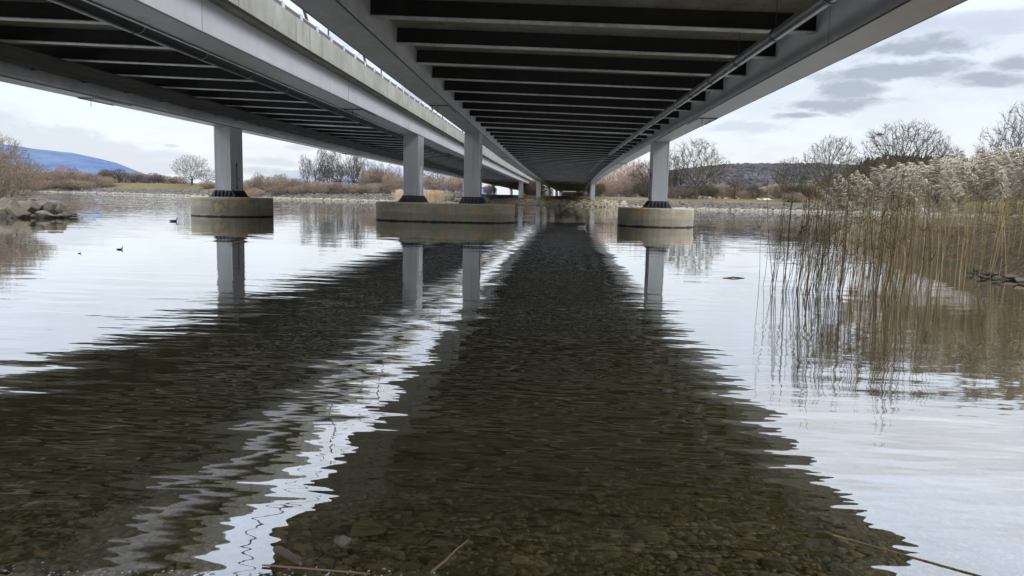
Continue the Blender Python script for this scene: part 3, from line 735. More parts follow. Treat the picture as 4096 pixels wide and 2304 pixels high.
# ------------------------------------------------------------------ boulders on the left spit
bt = rocks(2, 7, 21, .5); GB = 'boulders along the left spit'
BL = [(-8, 541, 30, 26), (40, 541, 34, 30), (75, 531, 45, 34), (108, 538, 42, 20), (132, 528, 36, 28), (158, 530, 26, 28), (172, 541, 26, 12), (186, 543, 18, 7), (30, 530, 30, 30),
      (10, 524, 30, 30), (55, 520, 26, 18), (95, 518, 34, 18), (135, 520, 24, 16), (110, 524, 30, 20), (12, 512, 30, 18), (50, 512, 20, 12), (82, 545, 22, 8), (150, 543, 20, 8),
      (20, 546, 22, 9), (-20, 520, 34, 30), (66, 542, 18, 14), (118, 514, 16, 10), (80, 508, 22, 12)]
for i, (x, y, w, h) in enumerate(BL):
    yb = 548 - max(0, (536 - y)) * .12; g = on(x, yb); d = g[1] + max(0, 536 - y) * .035
    g = at(x, y, d); s_ = d / 1931
    row = 'waterline' if y > 535 else 'upper' if y < 522 else 'middle'
    same = sorted(b_[0] for b_ in BL if ('waterline' if b_[1] > 535 else 'upper' if b_[1] < 522 else 'middle') == row)
    ORD = ['leftmost', 'second', 'third', 'fourth', 'fifth', 'sixth', 'seventh', 'eighth', 'ninth', 'tenth', 'eleventh', 'twelfth']
    lab = '%s%s grey boulder from the left in the %s row of the left spit' % ('large ' if w > 33 else 'small ' if w < 24 else '', ORD[same.index(x)], row)
    lab = lab.replace('leftmost grey boulder from the left', 'leftmost grey boulder').replace('large leftmost', 'leftmost large').replace('small leftmost', 'leftmost small')
    o = stone('boulder', lab, 'boulder', g[0], d, g[2], (w * s_ * .80, w * s_ * .75, h * s_ * .88), i * 1.7, 'rock_grey', i, GB)

# right reed spit stones
for i, (x, y, w, h) in enumerate([(2460, 680, 26, 15), (2490, 672, 24, 13), (2520, 684, 30, 12), (2480, 692, 36, 10), (2556, 676, 30, 18), (2440, 690, 18, 7), (2540, 700, 34, 9), (2575, 694, 30, 12), (2470, 700, 22, 8), (2505, 706, 26, 9), (2452, 672, 20, 12), (2535, 672, 24, 12), (2565, 710, 30, 10), (2500, 694, 20, 10)]):
    g = on(x, y + h * .3); s_ = g[1] / 1931
    stone('bank_stone', 'grey stone in the mud below the reeds at the right edge', 'stone', g[0], g[1], .06, (w * s_ * .6, w * s_ * .6, h * s_ * .8), i * 2.1, 'rock_grey', i + 1, 'stones below the reeds')

# ------------------------------------------------------------------ riprap on the far bank (stuff) 
def riprap(name, x0, x1, n, mat, tmin, tmax, smin, smax, label, seed):
    r = np.random.default_rng(seed); mb = MB(); X = r.uniform(x0, x1, n); T = r.uniform(tmin, tmax, n); Y = shore(X) + T
    S = r.uniform(smin, smax, n); Z = gz(X, Y) + S * .1
    for i, tm in enumerate(rocks(1, 5, seed, .72)):
        k = np.arange(n) % 5 == i; m_ = k.sum()
        scatter(mb, tm, np.stack([X[k], Y[k], Z[k]], 1), np.stack([S[k] * r.uniform(.8, 1.3, m_), S[k] * .8, S[k] * r.uniform(.5, .85, m_)], 1), r.uniform(0, 6.28, m_), r.normal(0, .3, (m_, 2)))
    tag(mb.build(name, mat), label, 'riprap', kind='stuff')
riprap('riprap', -175, -16, 5200, 'rock_bank', .8, 6.6, .28, .62, 'grey riprap stones on the far left bank', 1)
riprap('riprap', -175, -16, 2400, 'rock_pale', -.3, 1.0, .22, .45, 'pale stones along the far left waterline', 2)
riprap('riprap', 11, 130, 3800, 'rock_bank', .8, 5.2, .25, .60, 'grey riprap stones on the far right bank', 3)
riprap('riprap', 11, 130, 1900, 'rock_pale', -.3, .9, .22, .42, 'pale stones along the far right waterline', 4)
riprap('riprap', -17, 14, 560, 'rock_tan', .3, 4.2, .35, .70, 'tan blocks of stone on the bank under the bridges', 6)
riprap('riprap', -17, 14, 260, 'rock_pale', -.4, .8, .3, .5, 'pale flat stones at the waterline under the bridges', 8)

# ------------------------------------------------------------------ bare trees
def colony(seed, N=900, H=10, W=10, h0=2.0, low=1.6, trunk=.2, bf=.55, roots=1, base_r=0, tipr=.014, twigs=3, tw=.45, rag=.25, flat=1.0, wind=0, shape=1.0):
    """bare crown: every sampled point of an uneven envelope joins the nearest limb, limb thickness follows what hangs on it"""
    r = np.random.default_rng(seed)
    nodes = []; par = []; plen = []
    for k in range(roots):
        a = r.uniform(0, 6.28); b0 = np.array([math.cos(a), math.sin(a), 0]) * base_r * math.sqrt(r.random()); hh = h0 * r.uniform(.8, 1.2); lean = r.normal(0, .06 if roots == 1 else .25, 2)
        nodes.append(b0); par.append(-1); plen.append(0)
        for j in range(1, 5):
            q = b0 + np.array([lean[0] * j / 4 + r.normal(0, .03), lean[1] * j / 4 + r.normal(0, .03), hh * j / 4]); nodes.append(q); par.append(len(nodes) - 2); plen.append(plen[-1] + hh / 4)
    # attractors
    lob = [(r.normal(size=3), r.uniform(.2, .9)) for _ in range(9)]
    P = []
    while len(P) < N:
        u_ = r.uniform(-1, 1, 3); rr = np.linalg.norm(u_)
        if rr > 1: continue
        d = u_ / rr; lim = 1 - rag * .5 + rag * sum(max(0, d @ (l / np.linalg.norm(l))) ** 6 * a for l, a in lob)
        if rr > lim: continue
        if r.random() > .25 + .75 * rr: continue
        zc = u_[2]; wz = (1 if zc > 0 else (1 - (-zc) ** 2 * .35 * shape))
        p = np.array([u_[0] * W / 2 * wz, u_[1] * W / 2 * wz * flat, low + (zc + 1) / 2 * (H - low)]); P.append(p)
    P = np.array(P); top = np.array([0, 0, h0]); P = P[np.argsort(np.linalg.norm((P - top) * (1, 1, .9), axis=1))]
    A = np.zeros((len(nodes) + N * 2 + 5, 3)); A[:len(nodes)] = nodes; L = np.zeros(len(A)); L[:len(nodes)] = plen; n = len(nodes); par = par + [0] * (len(A) - n)
    ok = np.ones(len(A), bool)
    for k in range(roots): ok[k * 5: k * 5 + (3 if roots == 1 else 2)] = False
    for p in P:
        D = np.linalg.norm(A[:n] - p, axis=1); below = np.maximum(0, A[:n, 2] - p[2]) * .9
        cst = D + bf * L[:n] + below; cst[~ok[:n]] = 1e9; i = int(np.argmin(cst)); d = D[i]
        m_ = (A[i] + p) / 2 + np.array([0, 0, -.09 * d if p[2] > A[i][2] else .05 * d]) + r.normal(0, .05 * d, 3)
        A[n] = m_; par[n] = i; L[n] = L[i] + d / 2; A[n + 1] = p; par[n + 1] = n; L[n + 1] = L[i] + d; n += 2
    A = A[:n]; par = np.array(par[:n]); acc = np.zeros(n); kids = np.zeros(n, int)
    for i in range(n - 1, -1, -1):
        if acc[i] == 0: acc[i] = tipr ** 2.2
        if par[i] >= 0: acc[par[i]] += acc[i]
    R = acc ** (1 / 2.2); R *= 1; mx = R.max(); sc_ = trunk / mx
    R = tipr + (R - tipr) * max(0, (trunk - tipr) / (mx - tipr))
    E = [(par[i], i) for i in range(n) if par[i] >= 0]
    tw_ = []
    if twigs:
        for i in range(n):
            if R[i] < tipr * 3.5:
                dirp = A[i] - A[par[i]]; dirp /= np.linalg.norm(dirp) + 1e-6
                for _ in range(twigs):
                    d = dirp * .9 + r.normal(0, .5, 3) + (0, 0, .15); d /= np.linalg.norm(d); tw_.append((A[i], A[i] + d * tw * r.uniform(.5, 1.3)))
    return A, R, E, tw_, tipr
TREES = {}
def edges_mesh(P0, P1, R0, R1, k):
    P0, P1 = np.array(P0), np.array(P1); T = P1 - P0; T /= np.linalg.norm(T, axis=1)[:, None] + 1e-9
    ref = np.where(np.abs(T[:, 2:3]) < .9, np.array([[0, 0, 1.]]), np.array([[1., 0, 0]])); A = np.cross(T, ref); A /= np.linalg.norm(A, axis=1)[:, None]; B = np.cross(T, A)
    an = np.arange(k) * 2 * math.pi / k; C = A[:, None] * np.cos(an)[None, :, None] + B[:, None] * np.sin(an)[None, :, None]
    V = np.stack([P0[:, None] + C * np.array(R0)[:, None, None], P1[:, None] + C * np.array(R1)[:, None, None]], 1)
    n = len(P0); i = np.arange(n)[:, None] * 2 * k; j = np.arange(k)[None]; j2 = (j + 1) % k
    return V.reshape(-1, 3), np.stack([i + j, i + j2, i + k + j2, i + k + j], -1).reshape(-1, 4)
def tree_meshes(key, **kw):
    A, R, E, tw_, tipr = colony(**kw); thr = max(R.max() * .42, tipr * 4); ms = []
    thick = [(a, b) for a, b in E if R[b] >= thr]; thin = [(a, b) for a, b in E if R[b] < thr]
    if not thick: thick, thin = thin[:6], thin[6:]
    for nm, L_, k in (('trunk', thick, 7), ('crown', thin, 3)):
        a = np.array([q[0] for q in L_]); b = np.array([q[1] for q in L_])
        Ra = np.minimum(R[a], R[b] * 1.25); V, F = edges_mesh(A[a], A[b], Ra, R[b], k)
        if nm == 'crown' and tw_:
            V2, F2 = edges_mesh([q[0] for q in tw_], [q[1] for q in tw_], [tipr * .8] * len(tw_), [tipr * .35] * len(tw_), 3); F2 = F2 + len(V); V = np.concatenate([V, V2]); F = np.concatenate([F, F2])
        ms.append(mesh_arrays(nm, V, [F], nm == 'trunk'))
    TREES[key] = ms; return ms
def place_tree(name, key, x, yb, Y, H, W, mats, label, cat, group, rz=0, H0=10., W0=10., zg=None, flip=1):
    p = at(x, yb, Y); z = gz(p[0], Y) if zg is None else zg
    t = empty(name, (p[0], Y, z - .05), rz, label=label, cat=cat, group=group)
    t.scale = (W / W0, W / W0, H / H0)
    for me, nm, mt in zip(TREES[key], ('trunk', 'crown'), mats):
        mm = me.copy() if me.materials and me.materials[0] != MT[mt] else me
        if not mm.materials: mm.materials.append(MT[mt])
        elif mm.materials[0] != MT[mt]: mm.materials[0] = MT[mt]
        c = link(nm, mm, t)
    return t
tree_meshes('round', seed=4, N=800, trunk=.26, h0=1.7, low=1.2, bf=.62, tipr=.016, twigs=3, tw=.55)
tree_meshes('wide', seed=12, N=650, trunk=.24, h0=2.4, low=1.5, bf=.5, tipr=.016, twigs=3, tw=.6, rag=.6)
tree_meshes('wide2', seed=19, N=650, trunk=.22, h0=2.0, low=1.2, bf=.5, tipr=.016, twigs=3, tw=.6, rag=.6)
tree_meshes('tall', seed=23, N=420, W=5, trunk=.15, h0=1.6, low=1.0, bf=.6, tipr=.016, twigs=3, tw=.5, rag=.5)
tree_meshes('slim', seed=31, N=260, W=4, trunk=.11, h0=2.0, low=1.2, bf=.7, tipr=.016, twigs=3, tw=.55, rag=.5)
tree_meshes('multi', seed=37, N=360, W=7, trunk=.13, h0=3.0, low=1.0, bf=.8, roots=6, base_r=1.5, tipr=.018, twigs=3, tw=.6, rag=1.0, shape=.2)
tree_meshes('multi2', seed=38, N=320, W=6, trunk=.13, h0=3.4, low=.5, bf=.9, roots=5, base_r=1.2, tipr=.018, twigs=3, tw=.7, rag=1.2, shape=.1)
tree_meshes('bush', seed=41, N=1000, W=12, trunk=.09, h0=1.0, low=.3, bf=.4, roots=16, base_r=4, tipr=.028, twigs=4, tw=.9, rag=.5, shape=0)
tree_meshes('bush2', seed=47, N=1000, W=14, trunk=.09, h0=.8, low=.2, bf=.35, roots=18, base_r=5, tipr=.028, twigs=4, tw=.9, rag=.6, shape=0)
def hgt(px_, Y): return px_ * Y / 1931
# (name,key,x,ybase,Y,Hpx,Wpx,mats,label)
GT = 'bare winter trees on the far bank'
def T(key, x, Y, hp, wp, mats, label, rz=0, name='bare_tree', cat='tree', group=GT, yb=490):
    W0 = {'tall': 5, 'slim': 4, 'multi': 6, 'multi2': 5, 'bush': 12, 'bush2': 14}.get(key, 8.2)
    return place_tree(name, key, x, yb, Y, hgt(hp, Y), hgt(wp, Y), mats, label, cat, group, rz, 10, W0)
BR, GY, OL = ('bark_brown', 'bark_brown'), ('bark_grey', 'bark_grey'), ('bark_olive', 'bark_olive')
T('round', 484, 196, 80, 84, ('bark_grey', 'blossom'), 'solitary round pale crowned tree on the dyke left of the left pier')
T('wide2', 522, 205, 44, 52, ('bark_grey', 'brush_far'), 'small bare tree close right of the round pale tree', 1)
T('tall', 190, 230, 46, 34, BR, 'round topped brown tree in front of the mountain, leftmost')
T('wide', 262, 235, 38, 38, BR, 'low dark bare tree standing in the gap before the mountain', 2)
T('wide2', 300, 232, 42, 60, BR, 'spreading bare tree in front of the mountain')
T('tall', 340, 236, 32, 40, BR, 'reddish bare tree right of the spreading one before the mountain', 3)
T('wide', 400, 240, 26, 46, BR, 'tiny faint bare tree over the dyke near the mountain end', 1)
T('wide', 160, 215, 46, 52, ('bark_brown', 'rust_leaf'), 'rusty leaved tree above the brown thicket at left')
for i, (x, hp, wp, Y) in enumerate([(778, 100, 34, 168), (800, 108, 44, 172), (828, 112, 46, 168), (852, 100, 40, 175), (876, 104, 44, 170), (900, 98, 40, 178)]):
    T('multi2' if i % 2 else 'multi', x, Y, hp, wp * 1.35, OL if i % 2 else GY, ['leftmost many stemmed tree of the clump', 'second many stemmed tree of the clump', 'tallest many stemmed tree in the middle of the clump', 'leaning many stemmed tree of the clump', 'fifth many stemmed tree of the clump', 'last many stemmed tree of the clump'][i] + ' between left pier and middle pier', i * 1.1, group='many stemmed trees between two piers')
for i, (x, hp, wp) in enumerate([(922, 92, 30), (940, 84, 30), (958, 86, 26), (980, 78, 30), (1000, 72, 28), (712, 42, 28), (650, 44, 30)]):
    T('slim', x, 188 + i * 3, hp, wp, ('bark_grey', 'brush_far'), 'slender bare tree number %s from the clump toward the middle pier' % ['one', 'two', 'three', 'four', 'five', 'six', 'seven'][i] if i < 5 else ['thin bare tree rising from the bushes left of the clump', 'twiggy bare tree just right of the left pier'][i - 5], i * .9)
T('wide', 1093, 172, 66, 62, BR, 'bare tree framed between the two middle columns', .5)
T('tall', 1128, 180, 58, 50, ('brush_pink', 'brush_pink'), 'reddish bushy tree framed between the two middle columns', .5)
T('slim', 1150, 185, 54, 32, BR, 'slim tree just left of the second middle column', .5)
# right side
T('slim', 1688, 158, 132, 44, ('bark_olive', 'bark_brown'), 'tall thin tree half behind the right pier column', 1)
T('slim', 1706, 160, 126, 44, ('bark_olive', 'bark_brown'), 'tall thin tree just right of the right pier column', 4)
T('wide', 1752, 156, 150, 138, OL, 'large spreading bare tree right of the right pier', 2.6)
T('wide2', 1640, 175, 105, 110, BR, 'broad bare tree seen left of the right pier column under the bridge')
T('round', 1848, 162, 58, 50, OL, 'small oval bare tree in front of the green slope', 2)
T('tall', 1898, 158, 46, 44, OL, 'thin olive tree near the pale path', 5)
T('wide2', 1985, 152, 118, 86, BR, 'gnarled bare tree behind the first reeds', 1.2)
T('round', 2085, 155, 166, 112, OL, 'tall fan shaped bare tree behind the reeds')
T('wide', 2170, 158, 110, 90, BR, 'bare tree between the fan shaped tree and the biggest tree', 4)
T('round', 2262, 158, 206, 190, ('bark_brown', 'bark_brown'), 'biggest bare tree on the right holding a dark nest', 2.1)
T('wide2', 2372, 165, 160, 80, BR, 'bare tree on the right shoulder of the biggest tree', 3)
T('wide', 2556, 150, 260, 170, GY, 'bare tree at the right picture edge above the plumes', 1)
T('slim', 2020, 165, 90, 30, OL, 'thin pale tree between gnarled tree and fan shaped tree', 2)
for i, (x, hp) in enumerate([(1500, 78), (1515, 86), (1532, 92), (1548, 84), (1564, 96), (1580, 92), (1596, 102), (1612, 98), (1628, 94), (1508, 70), (1555, 88), (1588, 90), (1522, 80), (1572, 84), (1604, 90)]):
    T('slim', x, 176 + (i * 7) % 23, hp + 14, 40, ('brush_pink', 'brush_pink'), 'slender pinkish brown sapling in the dense stand left of the right pier', i * .7, 'sapling', 'tree', 'saplings left of the right pier')
# bushes
def B(key, x, Y, hp, wp, mat, label, rz=0, group='bushes along the far bank'): T(key, x, Y, hp, wp, (mat, mat), label, rz, 'bush', 'bush', group)
LBL = 'leafless brown bush in the thicket on the far left bank'
for i, (x, hp, wp, Y) in enumerate([(60, 52, 110, 212), (100, 46, 90, 208), (130, 42, 90, 214), (165, 44, 90, 206), (200, 42, 90, 210), (235, 40, 80, 205), (115, 30, 90, 203), (180, 30, 80, 202), (265, 32, 60, 205), (20, 60, 110, 212), (215, 28, 80, 201),
                                     (285, 38, 70, 238), (330, 36, 70, 240), (375, 32, 70, 242), (420, 28, 60, 244), (455, 24, 60, 246), (60, 40, 100, 206)]):
    B('bush' if i % 2 else 'bush2', x, Y, hp, wp, ['brush_brown', 'brush_dark'][i % 2], LBL, i * 1.3, 'bushes in the far left thicket')
LBL = 'leafless brown bush between the left pier and the middle pier'
for i, (x, hp, wp, Y) in enumerate([(625, 44, 60, 166), (655, 52, 70, 168), (690, 50, 70, 166), (725, 46, 70, 164), (760, 40, 70, 163), (790, 40, 60, 162), (820, 34, 70, 162), (860, 36, 70, 162), (890, 30, 60, 162), (640, 30, 60, 162), (710, 28, 70, 161), (750, 26, 70, 161),
                                     (930, 58, 80, 172), (965, 62, 80, 172), (995, 52, 70, 168), (940, 34, 60, 163), (980, 34, 60, 163), (560, 22, 60, 170), (525, 20, 60, 186), (910, 30, 60, 163)]):
    B('bush2' if i % 2 else 'bush', x, Y, hp, wp, ['brush_brown', 'brush_dark', 'brush_brown'][i % 3], LBL, i * 1.9, 'bushes between left and middle pier')
for i, (x, hp, wp, Y) in enumerate([(1085, 44, 50, 170), (1110, 40, 50, 168), (1140, 50, 50, 172), (1160, 44, 40, 168), (1230, 26, 40, 196)]):
    B('bush', x, Y, hp, wp, 'brush_pink' if i > 1 else 'brush_brown', 'tangled bush seen between the two middle columns', i * 2.2, 'bushes framed by the middle columns')
LBL = 'low tangled bush on the far right bank'
for i, (x, hp, wp, Y) in enumerate([(1690, 30, 50, 160), (1725, 34, 60, 158), (1770, 40, 80, 162), (1810, 42, 80, 166), (1850, 36, 70, 170), (1895, 34, 70, 170), (1940, 44, 80, 168), (1975, 48, 80, 160), (2010, 44, 80, 158), (2050, 50, 80, 160), (2100, 48, 80, 160), (2150, 50, 90, 162),
                                     (2200, 56, 90, 164), (2250, 60, 90, 164), (2300, 60, 90, 166), (2000, 28, 60, 152), (2350, 60, 100, 168), (1660, 30, 40, 165), (1880, 26, 60, 160), (1740, 26, 50, 190), (1500, 40, 50, 170), (1540, 44, 60, 172), (1580, 44, 60, 174), (1620, 40, 60, 172), (2420, 60, 100, 168)]):
    B('bush' if i % 2 else 'bush2', x, Y, hp, wp, ['brush_brown', 'brush_dark', 'bark_olive'][i % 3], LBL, i * 1.7, 'bushes on the far right bank')
# dark ivy covered trees behind the middle columns
for i, x in enumerate([1328, 1342, 1351, 1334, 1346]):
    B('bush2', x, 172 + 6 * i, 46, 42, 'brush_dark', 'dark tangled shrub between the two bridges behind the far pier', i * 1.1, 'shrubs between the two bridges')
# nest
p = at(2214, 338, 158); mb = MB(); r5 = np.random.default_rng(5)
for _ in range(60):
    a = r5.normal(0, .25, 3) * (1.2, 1, .6); d = r5.normal(0, .3, 3) * (1, 1, .4); mb.tube([a - d, a + d], .03, 3, False)
o = mb.build('bird_nest', 'reed_dark'); o.location = p; tag(o, 'dark bird nest high in the biggest bare tree', 'nest')
# golden reeds on the far bank
for i, x in enumerate([1000, 1010, 1075, 1092, 1108]):
    mb = MB(); r5 = np.random.default_rng(i)
    for _ in range(150):
        b0 = np.array([r5.normal(0, .7), r5.normal(0, .7), 0]); h = r5.uniform(1.4, 2.5); l = r5.normal(0, .12, 2)
        mb.tube([b0, b0 + (l[0], l[1], h * .6), b0 + (l[0] * 2.2, l[1] * 2, h)], [.013, .012, .03], 3, False)
    p = at(x, 500, 152.5); o = mb.build('reed_tuft', 'reed_gold'); o.location = (p[0], shore(p[0]) + 1.0, .2)
    tag(o, 'golden reed tuft beside the middle columns on the far waterline', 'reeds', 'golden reed tufts on the far bank')

# ------------------------------------------------------------------ near left willow on the boulder spit
tree_meshes('willow', seed=58, N=1500, H=10, W=17, trunk=.2, h0=1.2, low=-.5, bf=.3, roots=6, base_r=1.6, tipr=.014, twigs=4, tw=.8, rag=.9, shape=0)
p = at(-40, 530, 40)
t = empty('willow_shrub', (p[0], 40, .55), 0, label='sprawling bare willow hanging over the boulders at the left edge', cat='shrub'); t.scale = (.37, .37, .30)
for me, nm in zip(TREES['willow'], ('trunk', 'crown')): me.materials.append(MT['brush_dark']); link(nm, me, t)
p = at(10, 530, 43)
t = empty('willow_shrub', (p[0], 43.5, .9), 2.2, label='dense olive brown willow thicket behind the boulder spit', cat='shrub'); t.scale = (.30, .30, .24)
for me, nm in zip(TREES['willow'], ('trunk', 'crown')): mm = me.copy(); mm.materials[0] = MT['bark_olive2']; link(nm, mm, t)
p = at(-60, 530, 46)
t = empty('willow_shrub', (p[0], 46, .9), 4.0, label='tall willow thicket cut by the left picture edge', cat='shrub'); t.scale = (.38, .38, .42)
for me, nm in zip(TREES['willow'], ('trunk', 'crown')): mm = me.copy(); mm.materials[0] = MT['brush_dark']; link(nm, mm, t)
mb = MB(); r5 = np.random.default_rng(77)
for _ in range(7000):
    x = r5.uniform(-36, -27.2); y = 39.8 + r5.normal(0, 1.3); z = bedz(x, y); z = max(z, .2)
    if z < .2: continue
    d = np.array([r5.normal(.1, .35), r5.normal(0, .3), r5.uniform(.15, .6)]); b0 = np.array([x, y, z]); mb.tube([b0, b0 + d * .6, b0 + d + (d[0] * .4, 0, -.08)], [.012, .010, .005], 3, False)
tag(mb.build('dry_grass', 'brush_brown'), 'matted dry brown grass on top of the boulder spit', 'dry grass', kind='stuff')

# ------------------------------------------------------------------ reeds at the right
def plume(seed, n=130, L=.42):
    r = np.random.default_rng(seed); V = []; F = []
    for i in range(n):
        s_ = r.uniform(0, 1); z = L * s_; dirx = -1 if 1 else 1
        b0 = np.array([-.12 * s_ ** 1.5 * L * 2, 0, z]); l = r.uniform(.10, .20) * (1 - .55 * s_)
        d = np.array([-r.uniform(.5, 1), r.normal(0, .45), r.uniform(-.1, .75) * (1 - .4 * s_)]); d /= np.linalg.norm(d); w = r.uniform(.0035, .0075)
        sd = np.cross(d, [0, 0, 1.0]); sd /= np.linalg.norm(sd) + 1e-6; sd = sd * r.choice([-1, 1]) + np.array([0, 0, .6]); sd *= w
        m_ = b0 + d * l * .55; e = b0 + d * l + np.array([-.02, 0, -.05 * r.random()]); k = len(V)
        V += [b0, m_ + sd, m_ - sd, e]; F += [(k, k + 1, k + 2), (k + 1, k + 3, k + 2)]
    return np.array(V), np.array(F)
def reedstem(seed, H=1.0):
    r = np.random.default_rng(seed); mb = MB(); z = np.linspace(0, 1, 6); P = np.stack([-.05 * z ** 2 + .01 * np.sin(z * 6), .02 * np.sin(z * 4 + seed), z], 1)
    mb.tube(P, [.0030, .0030, .0028, .0024, .0020, .0014], 3, False); return np.concatenate(mb.V), np.concatenate(mb.F4)
def reedleaf(seed):
    r = np.random.default_rng(seed); L = 1.0; V = []; F = []; n = 5
    for i in range(n):
        s_ = i / (n - 1); w = .035 * (1 - s_ ** 2) + .003; V += [(-s_ * .55, -w * .6, s_ * .75 - .75 * s_ ** 2.4), (-s_ * .55, w * .6, s_ * .75 - .75 * s_ ** 2.4 + w * .6)]
    for i in range(n - 1): F.append((2 * i, 2 * i + 1, 2 * i + 3, 2 * i + 2))
    return np.array(V), np.array(F)
PL = [plume(i) for i in range(5)]; ST = [reedstem(i) for i in range(4)]; LF = [reedleaf(i) for i in range(2)]
def reeds(name, P, Hs, r, matS, matL, matP, pl_prob, leafn, parent, lean=0.0, ps=1.0, lowleaf=.25, thick=1.0, lz=(-.6, 1.1), lw=1.0):
    n = len(P); A = r.normal(0, .5, n); tl = np.stack([r.normal(0, .07, n), r.normal(-lean, .07, n)], 1)
    ms = MB()
    for i in range(4):
        k = np.arange(n) % 4 == i
        scatter(ms, ST[i], P[k], np.stack([Hs[k] * thick, Hs[k] * thick, Hs[k]], 1), A[k], tl[k])
    o1 = ms.build('stalks', matS, parent)
    # leaf roots
    q = np.repeat(np.arange(n), leafn); fz = r.uniform(lowleaf, .95, len(q)); c, s_ = np.cos(A[q]), np.sin(A[q])
    tip = P[q] + np.stack([-.05 * fz ** 2 * Hs[q] * c + np.sin(tl[q, 1]) * fz * Hs[q], -np.sin(tl[q, 0]) * fz * Hs[q] - .05 * fz ** 2 * Hs[q] * s_, fz * Hs[q] * np.cos(tl[q, 1])], 1)
    ml = MB(); ll = r.uniform(.18, .42, len(q)); ang = r.normal(0, .9, len(q)) + np.where(r.random(len(q)) < .22, math.pi, 0)
    for i in range(2):
        k = np.arange(len(q)) % 2 == i
        scatter(ml, LF[i], tip[k], np.stack([ll[k], ll[k] * lw, ll[k] * r.uniform(*lz, k.sum())], 1), ang[k])
    o2 = ml.build('foliage', matL, parent)
    sel = np.where(r.random(n) < pl_prob)[0]
    if len(sel):
        fz = .93; T_ = P[sel] + np.stack([-.05 * Hs[sel] * fz ** 2 + np.sin(tl[sel, 1]) * fz * Hs[sel], -np.sin(tl[sel, 0]) * fz * Hs[sel], fz * Hs[sel] * np.cos(tl[sel, 1])], 1)
        mp = MB(); S = r.uniform(.75, 1.25, len(sel)) * ps
        for i in range(5):
            k = np.arange(len(sel)) % 5 == i
            if k.any(): scatter(mp, PL[i], T_[k], np.stack([S[k] * 1.15, S[k] * 1.1, S[k]], 1), r.normal(0, .45, k.sum()), np.stack([r.normal(0, .15, k.sum()), r.normal(-.25, .2, k.sum())], 1))
        mp.build('plumage', matP, parent) if len(sel) > 12 else None
# front clumps standing in the water (things)
GRC = 'reed clumps standing in the water at the right'
FC = [(1935, 725, 6, .10, 1.35, .1), (1968, 735, 5, .08, 1.75, .1), (1990, 738, 34, .13, 1.95, .15), (2062, 732, 26, .12, 1.85, .15), (2108, 742, 24, .14, 1.9, .1), (2150, 735, 18, .2, 1.85, .12), (2195, 748, 30, .18, 2.0, .12), (2240, 730, 26, .25, 2.1, .3), (2285, 722, 26, .3, 2.1, .3)]
ord_ = ['first', 'second', 'third', 'fourth', 'fifth', 'sixth', 'seventh', 'eighth', 'ninth']
for i, (x, y, n, sd, h, pp) in enumerate(FC):
    r5 = np.random.default_rng(100 + i); g = on(x, y); n = int(n * .8) + 1
    P = np.stack([g[0] + r5.normal(0, sd, n), g[1] + r5.normal(0, sd * 3, n), np.full(n, -.4)], 1); Hs = r5.uniform(.72, 1.08, n) * h + .4
    t = empty('reed_clump', (0, 0, 0), label='%s reed clump from the left, %s' % (ord_[i], 'sparse thin stalks' if n < 10 else 'dark drooping leaves on upright stalks' if i < 6 else 'dense stalks before the pale plumes'), cat='reeds', group=GRC)
    reeds('reed', P, Hs, r5, 'reed_dark', 'reed_dark', 'reed_plume' if i > 6 else 'reed_dark', pp, 6 if n > 10 else 2, t, lean=-.10, ps=.55, lowleaf=.5, thick=1.0, lz=(-2.2, .3), lw=.6)
# dense bed (nobody could count it)
r5 = np.random.default_rng(200); n = 2000
u = r5.random(n); v = r5.random(n)
XX = []; YY = []
while len(XX) < n:
    x = r5.uniform(5.5, 30); y = r5.uniform(15.2, 34)
    lim = .40 * y - .3 + .3 * math.sin(y)          # left border of the stand, seen from the shore
    if x < lim: continue
    if x > .80 * y + 1: continue
    if x > .5 * y and y < 17.3 and r5.random() < .8: continue
    dens = min(1, (x - lim) / (.22 * y) + .08)
    if r5.random() > dens: continue
    if r5.random() > .35 + .65 * (y - 15) / 12: continue
    XX.append(x); YY.append(y)
XX, YY = np.array(XX), np.array(YY)
P = np.stack([XX, YY, np.maximum(bedz(XX, YY), -.4)], 1)
frac = np.clip((XX / YY - .36) / .33, 0, 1)
Hs = np.minimum(3.7, 1.55 + (.034 + .050 * frac) * YY - .45) * r5.uniform(.74, 1.04, n) - P[:, 2]
t = empty('reed_bed', (0, 0, 0), label='dense tall reed bed with pale feathery plumes filling the right edge', cat='reeds'); t['kind'] = 'stuff'
reeds('reed', P, Hs, r5, 'reed_stem', 'reed_leaf', 'reed_plume', .85, 3, t, lean=-.05, ps=1.6, thick=.85, lowleaf=.35)
# broken dry stalks lying in front of the bed
mb = MB()
for _ in range(600):
    x = r5.uniform(8, 15.5); y = r5.uniform(17.2, 21)
    if x < .56 * y: continue
    b0 = np.array([x, y, max(bedz(x, y), 0) + r5.uniform(0, .5)]); a = r5.uniform(0, math.pi * 2); L = r5.uniform(.5, 1.5); d = np.array([math.cos(a), math.sin(a) * .6, r5.uniform(-.15, .5)]) * L
    mb.tube([b0, b0 + d * .5 + (0, 0, .06), b0 + d], .005, 3, False)
tag(mb.build('fallen_stalks', 'reed_dark'), 'tangle of fallen dry stalks at the foot of the reed bed', 'dry stalks', kind='stuff')

